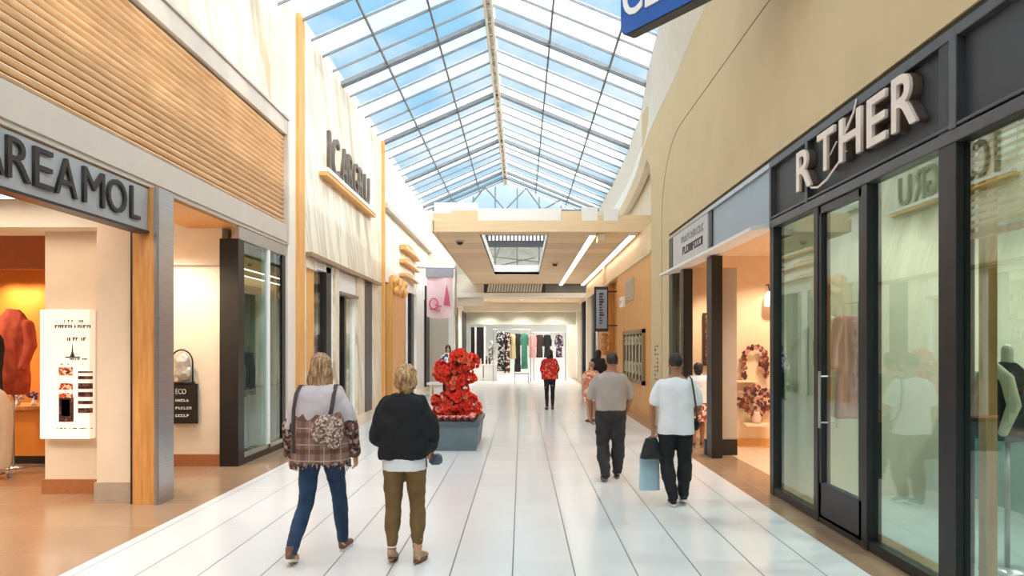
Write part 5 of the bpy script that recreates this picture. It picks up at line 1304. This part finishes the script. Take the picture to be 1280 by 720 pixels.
hair2 = dict(mat=HB2, amp=.008, st=45, zs=.6, blobs=[((0, -.018, 1.612), (.090, .098, .095)), ((.0, -.10, 1.585), (.062, .05, .062)), ((0, -.07, 1.52), (.06, .05, .06)), ((-.05, -.03, 1.55), (.05, .06, .07)), ((.05, -.03, 1.55), (.05, .06, .07))],
             locks=[([(0, -.09, 1.52), (.005, -.085, 1.46), (.0, -.095, 1.40)], [.026, .016, .008]), ([(-.03, -.08, 1.52), (-.04, -.07, 1.46)], [.02, .008]), ([(.03, -.08, 1.52), (.045, -.07, 1.46)], [.02, .008])])
person('person', 'woman with blonde hair pinned up, black sweater and olive trousers, walking away', (-.945, 5.50, 0), 1.60, 0, W2,
    dict(fem=True, pants=(OLIVE, .010, .87, .008), cuff=.1, shoe=(BEIGE, SOLEB), hair=hair2, girth=1.04, hem=(WTEE, .97, .80, .188, .150),
         top=dict(name='sweater', mat=mat('black_knit', (27, 27, 31), .9, var=.2, scale=12), secs=[(.90, .205, .155, 0, -.01), (.97, .222, .165, 0, -.01), (1.12, .225, .155, 0, -.01), (1.28, .215, .14, 0, -.012), (1.37, .195, .12, 0, -.015), (1.43, .12, .09, 0, -.02), (1.455, .075, .075, 0, -.01)], sleeve=1.85, arm=(.068, .074, .060), fold=.018), extra=[bun]))
b = thing('handbag', 'small grey blue bag held at the right side of the woman in the black sweater', 'bag', (-.72, 5.62, .78))
def at2(p): return Vector((-.945, 5.50, 0)) + Vector(p) * (1.60 / 1.70)
mb = MB(); mb.ell(at2((.255, .17, .86)), (.05, .06, .045), 14); mb.ell(at2((.245, .17, .84)), (.06, .05, .035), 14); MB().build('pouch', mat('grey_blue_leather', (96, 112, 132), .5, var=.15), b, True, mesh=remesh(mb, .008, 2, disp=folds(.006, 25, 25)))
mb = MB(); mb.tube([at2(p) for p in ((.22, .17, .87), (.205, .18, .93), (.22, .19, .87))], .005, 6); mb.build('handle', STR, b, True)

M1 = dict(sh={-1: (-.19, -.01, 1.36), 1: (.19, -.01, 1.36)}, el={-1: (-.275, .0, 1.10), 1: (.265, .02, 1.10)}, wr={-1: (-.26, .06, .86), 1: (.235, .16, .90)}, kn={-1: (-.10, .06, .47), 1: (.10, .02, .48)}, an={-1: (-.085, -.12, .09), 1: (.10, .12, .10)}, lift={-1: .12, 1: 0}, curl={-1: .4, 1: .5}, head=(.02, .035, -.01))
person('person', 'man with short dark hair, taupe shirt and charcoal trousers, walking away', (1.16, 8.85, 0), 1.66, 0, M1,
    dict(skin=SKIN_TAN, pants=(CHAR, .026, .98, .012), cuff=.8, girth=1.06, shoe=(mat('black_leather', (34, 32, 32), .4), mat('sole_grey', (120, 116, 112), .6)), hair=short_hair(HD),
         top=dict(name='shirt', mat=GTEE, secs=[(.93, .195, .15, 0, 0), (1.0, .205, .155, 0, 0), (1.15, .205, .155, 0, -.005), (1.28, .21, .145, 0, -.012), (1.36, .195, .12, 0, -.02), (1.415, .13, .085, 0, -.02), (1.45, .072, .068, 0, -.01)], sleeve=.9, arm=(.070, .066, .056), fold=.011)))
M2 = dict(sh={-1: (-.185, -.01, 1.355), 1: (.185, -.01, 1.355)}, el={-1: (-.265, -.02, 1.10), 1: (.26, .0, 1.10)}, wr={-1: (-.255, .03, .86), 1: (.225, .19, .98)}, kn={-1: (-.095, .05, .48), 1: (.115, .06, .48)}, an={-1: (-.05, -.10, .085), 1: (.085, -.02, .10)}, lift={-1: .05, 1: .25}, curl={-1: .95, 1: .5}, hd={-1: (0, .02, -1)}, turn=-.25, toe={-1: .05, 1: .1})
def arms_tattoo(root, k, S, J): pass
person('person', 'man with short dark hair, white t-shirt and black trousers, carrying bags', (1.70, 7.50, 0), 1.66, 0, M2,
    dict(skin=SKIN_TAN, pants=(BLK, .020, .95, .012), cuff=.7, shoe=(mat('black_canvas', (34, 33, 36), .8), SOLEW), hair=short_hair(HD),
         top=dict(name='t_shirt', mat=WTEE, secs=[(.80, .205, .165, 0, 0), (.9, .205, .165, 0, 0), (1.1, .20, .15, 0, -.005), (1.26, .205, .14, 0, -.012), (1.355, .192, .115, 0, -.02), (1.41, .125, .083, 0, -.02), (1.445, .068, .066, 0, -.01)], sleeve=.74, arm=(.068, .066, .056), fold=.009)))
def at3(p): return Vector((1.70, 7.50, 0)) + Vector(p) * (1.66 / 1.70)
def tote(name, label, c, w_, d_, z0, z1, m, zt, handm, seed=0.0):
    t_ = thing(name, label, 'bag', (c[0], c[1], z0))
    mb = MB(); rs = []
    for q in range(8):
        f = q / 7; z = z0 + (z1 - z0) * f; ww = w_ * (1 - .35 * f * f if name == 'black_bag' else 1 - .04 * f); dd = d_ * (1 - .75 * f)
        rs.append([Vector((c[0] + dd * math.cos(a_) * 1.0, c[1] + ww * math.sin(a_), z)) for a_ in [2 * PI * t / 24 for t in range(24)]])
    mb.rings(rs); MB().build('bag_body', m, t_, True, mesh=remesh(mb, .009, 1, disp=folds(.006, 10, 6, seed)))
    mb = MB(); mb.tube([(c[0], c[1] - w_ * .45, z1 - .02), (c[0], c[1] - w_ * .3, (z1 + zt) / 2), (c[0], c[1], zt), (c[0], c[1] + w_ * .3, (z1 + zt) / 2), (c[0], c[1] + w_ * .45, z1 - .02)], .007, 8); mb.build('handle', handm, t_, True); return t_
hx, hy, hz = at3((-.262, .045, .775))
def rbag(name, label, x, y, wx, wy, z0, z1, m, taper, zt, hm):
    t_ = thing(name, label, 'bag', (x, y, z0)); mb = MB(); rs = []
    for q in range(8):
        f = q / 7; z = z0 + (z1 - z0) * f; sx = wx * (1 - taper * f ** 1.5); sy = wy * (1 - .6 * f)
        rs.append([Vector((x + sx * math.copysign(abs(math.cos(a_)) ** .5, math.cos(a_)), y + sy * math.copysign(abs(math.sin(a_)) ** .7, math.sin(a_)), z)) for a_ in [2 * PI * t / 28 for t in range(28)]])
    mb.rings(rs); MB().build('bag_body', m, t_, True, mesh=remesh(mb, .008, 1, disp=folds(.005, 12, 6)))
    mb = MB(); mb.tube([(x - wx * .4, y, z1 - .015), (hx - .012, hy, zt), (hx + .012, hy, zt), (x + wx * .4, y, z1 - .015)], .006, 8); mb.build('handle', hm, t_, True)
rbag('carrier_bag', 'black carrier bag in the left hand of the man in the white t-shirt', hx - .01, hy - .02, .125, .06, .50, .73, mat('black_plastic', (36, 36, 40), .4), .5, hz - .015, GARM[0])
rbag('carrier_bag', 'pale blue carrier bag hanging below the black carrier bag', hx - .01, hy + .09, .115, .05, .13, .55, mat('pale_blue_plastic', (176, 208, 222), .3), .05, hz - .015, WTEE)
b = thing('shoulder_strap', 'thin dark bag strap over the right shoulder of the man in the white t-shirt', 'bag strap', at3((.15, -.1, 1.0)))
mb = MB(); mb.tube([at3(p) for p in ((.14, .10, 1.42), (.15, .0, 1.455), (.155, -.10, 1.42), (.165, -.145, 1.3), (.19, -.155, 1.1), (.215, -.11, .98), (.225, -.02, .93))], .010, 8, flat=.5, ref=(1, 0, 0)); mb.build('strap', STR, b, True)
mb = MB(); mb.ell(at3((.235, .03, .90)), (.035, .09, .07), 14); mb.build('pouch', GARM[0], b, True)

STAND = dict(el={-1: (-.245, .0, 1.10), 1: (.245, .0, 1.10)}, wr={-1: (-.23, .08, .87), 1: (.23, .08, .87)}, kn={-1: (-.09, .03, .48), 1: (.09, .05, .48)}, an={-1: (-.085, -.04, .09), 1: (.085, .04, .09)})
WALKS = dict(el={-1: (-.22, .02, 1.12), 1: (.22, -.02, 1.12)}, wr={-1: (-.14, .16, 1.0), 1: (.14, .16, 1.0)}, kn={-1: (-.085, .02, .48), 1: (.085, .05, .48)}, an={-1: (-.08, -.05, .10), 1: (.085, .05, .09)})
REDJ = spots_mat('red_patterned_jacket', (214, 58, 44), ((190, 40, 36), (232, 110, 90), (206, 50, 40), (120, 40, 36)), 22)
SMT = lambda nm, m, wd=1.0, slv=1.6, zb=.88: dict(name=nm, mat=m, secs=[(zb, .20 * wd, .15, 0, 0), (1.05, .195 * wd, .14, 0, 0), (1.28, .195 * wd, .135, 0, -.01), (1.38, .185 * wd, .11, 0, -.015), (1.44, .10, .08, 0, -.015), (1.46, .065, .065, 0, -.01)], sleeve=slv, arm=(.07, .062, .052), fold=.012)
person('person', 'woman in a red patterned jacket and black boots, standing far down the walkway', (.77, 18.6, 0), 1.64, 0, WALKS,
    dict(fem=True, fine=False, pants=(BLK, .0, .95, .004), shoe=(mat('boot_black', (30, 28, 30), .5), SOLEB), boot=.3, bootr=.05, hair=long_hair(HD, 1.36, .085), top=SMT('jacket', REDJ, 1.22, 1.7, .86)), fine=False)
person('person', 'person with black hair and a white and navy top behind the red flowers', (-2.38, 22.0, 0), 1.76, PI, STAND,
    dict(fem=True, pants=(BLK, .01, .95, .006), shoe=(BLK, SOLEW), hair=long_hair(HBL, 1.46, .08), top=SMT('top', spots_mat('white_navy_print', (232, 232, 236), ((70, 84, 120), (240, 240, 244), (150, 160, 186)), 16), 1.0)), fine=False)
person('person', 'child in a peach patterned dress left of the man in the taupe shirt', (1.60, 15.6, 0), 1.38, .3, STAND,
    dict(fem=True, girth=1.05, shoe=(BRN, SOLEB), skirt=(spots_mat('peach_print', (236, 178, 146), ((214, 130, 100), (246, 210, 186), (200, 110, 80)), 20), 1.1, .55, .24), hair=short_hair(HB), top=SMT('dress_top', MATS['peach_print'], 1.0, .6)), fine=False)
person('person', 'person with black hair in dark clothes beyond the child in the peach dress', (2.25, 20.0, 0), 1.62, .2, STAND,
    dict(pants=(BLK, .015, .95, .008), shoe=(BLK, SOLEB), hair=long_hair(HBL, 1.42, .08), top=SMT('coat', CHAR, 1.05, 1.7)), fine=False)
person('person', 'girl with black hair, white top and floral skirt at the peach shop doorway', (3.10, 11.95, 0), 1.44, -.15, STAND,
    dict(fem=True, shoe=(BRN, SOLEB), skin=SKIN_TAN, skirt=(spots_mat('floral_skirt', (222, 200, 186), ((176, 70, 60), (236, 220, 206), (150, 90, 70)), 24), 1.0, .5, .21), hair=dict(mat=HBL, amp=.008, st=50, zs=1, blobs=[((0, -.02, 1.61), (.10, .11, .11)), ((0, -.06, 1.55), (.09, .07, .10))]), top=SMT('blouse', WTEE, .95, 1.2)), fine=False)

# ------------------------------------------------------------------ sky, sun, camera
W = bpy.data.worlds.new('sky'); SC.world = W; W.use_nodes = True
n = W.node_tree.nodes; l = W.node_tree.links; bg = n['Background']
tc = n.new('ShaderNodeTexCoord'); mp = n.new('ShaderNodeMapping'); mp.inputs['Scale'].default_value = (1, 1, 2.2); l.new(tc.outputs['Generated'], mp.inputs[0])
nz = n.new('ShaderNodeTexNoise'); nz.inputs['Scale'].default_value = 2.6; nz.inputs['Detail'].default_value = 7; nz.inputs['Roughness'].default_value = .55; l.new(mp.outputs[0], nz.inputs['Vector'])
rp = n.new('ShaderNodeValToRGB'); e = rp.color_ramp.elements; e[0].position = .46; e[0].color = (.38, .69, .93, 1); e[1].position = .62; e[1].color = (1.0, 1.0, 1.0, 1); l.new(nz.outputs['Fac'], rp.inputs[0])
SUN = Vector((1.0, -.38, .50)).normalized()
dt = n.new('ShaderNodeVectorMath'); dt.operation = 'DOT_PRODUCT'; l.new(tc.outputs['Generated'], dt.inputs[0]); dt.inputs[1].default_value = Vector((.75, -.62, .35)).normalized()  # brighter sky lobe added out of view behind right, to light the hall
mr = n.new('ShaderNodeMapRange'); mr.inputs[1].default_value = -.1; mr.inputs[2].default_value = 1.0; mr.inputs[3].default_value = 0; mr.inputs[4].default_value = 1
l.new(dt.outputs['Value'], mr.inputs[0])
pw = M_(n, l, 'POWER', mr.outputs[0], 1.5)
white = mixc(n, l, mr.outputs[0], rp.outputs[0], (1, .97, .92, 1)); l.new(white, bg.inputs[0])
l.new(M_(n, l, 'MULTIPLY_ADD', pw, 5.5, 0.84), bg.inputs[1])
L = bpy.data.lights.new('sun', 'SUN'); L.energy = 1.9; L.angle = R(1.5); L.color = (1, .93, .82)
o = bpy.data.objects.new('sun', L); COL.objects.link(o); o.rotation_euler = SUN.to_track_quat('Z', 'Y').to_euler(); o.location = (20, -8, 14)

cam = bpy.data.cameras.new('camera'); cam.sensor_width = 36; cam.lens = 36 * 850 / 1280; cam.shift_x = -12 / 1280; cam.shift_y = 72 / 1280; cam.clip_end = 300
co = bpy.data.objects.new('camera', cam); COL.objects.link(co); co.location = (0, 0, 1.75); co.rotation_euler = (PI / 2, 0, 0); SC.camera = co
vs = SC.view_settings; SC.display_settings.display_device = 'sRGB'; vs.view_transform = 'Standard'; vs.look = 'None'; vs.gamma = 1; vs.use_curve_mapping = False
vs.exposure = 0.40
SC.cycles.max_bounces = 12; SC.cycles.transparent_max_bounces = 24; SC.cycles.diffuse_bounces = 6; SC.cycles.sample_clamp_indirect = 8
SC.cycles.use_denoising = True
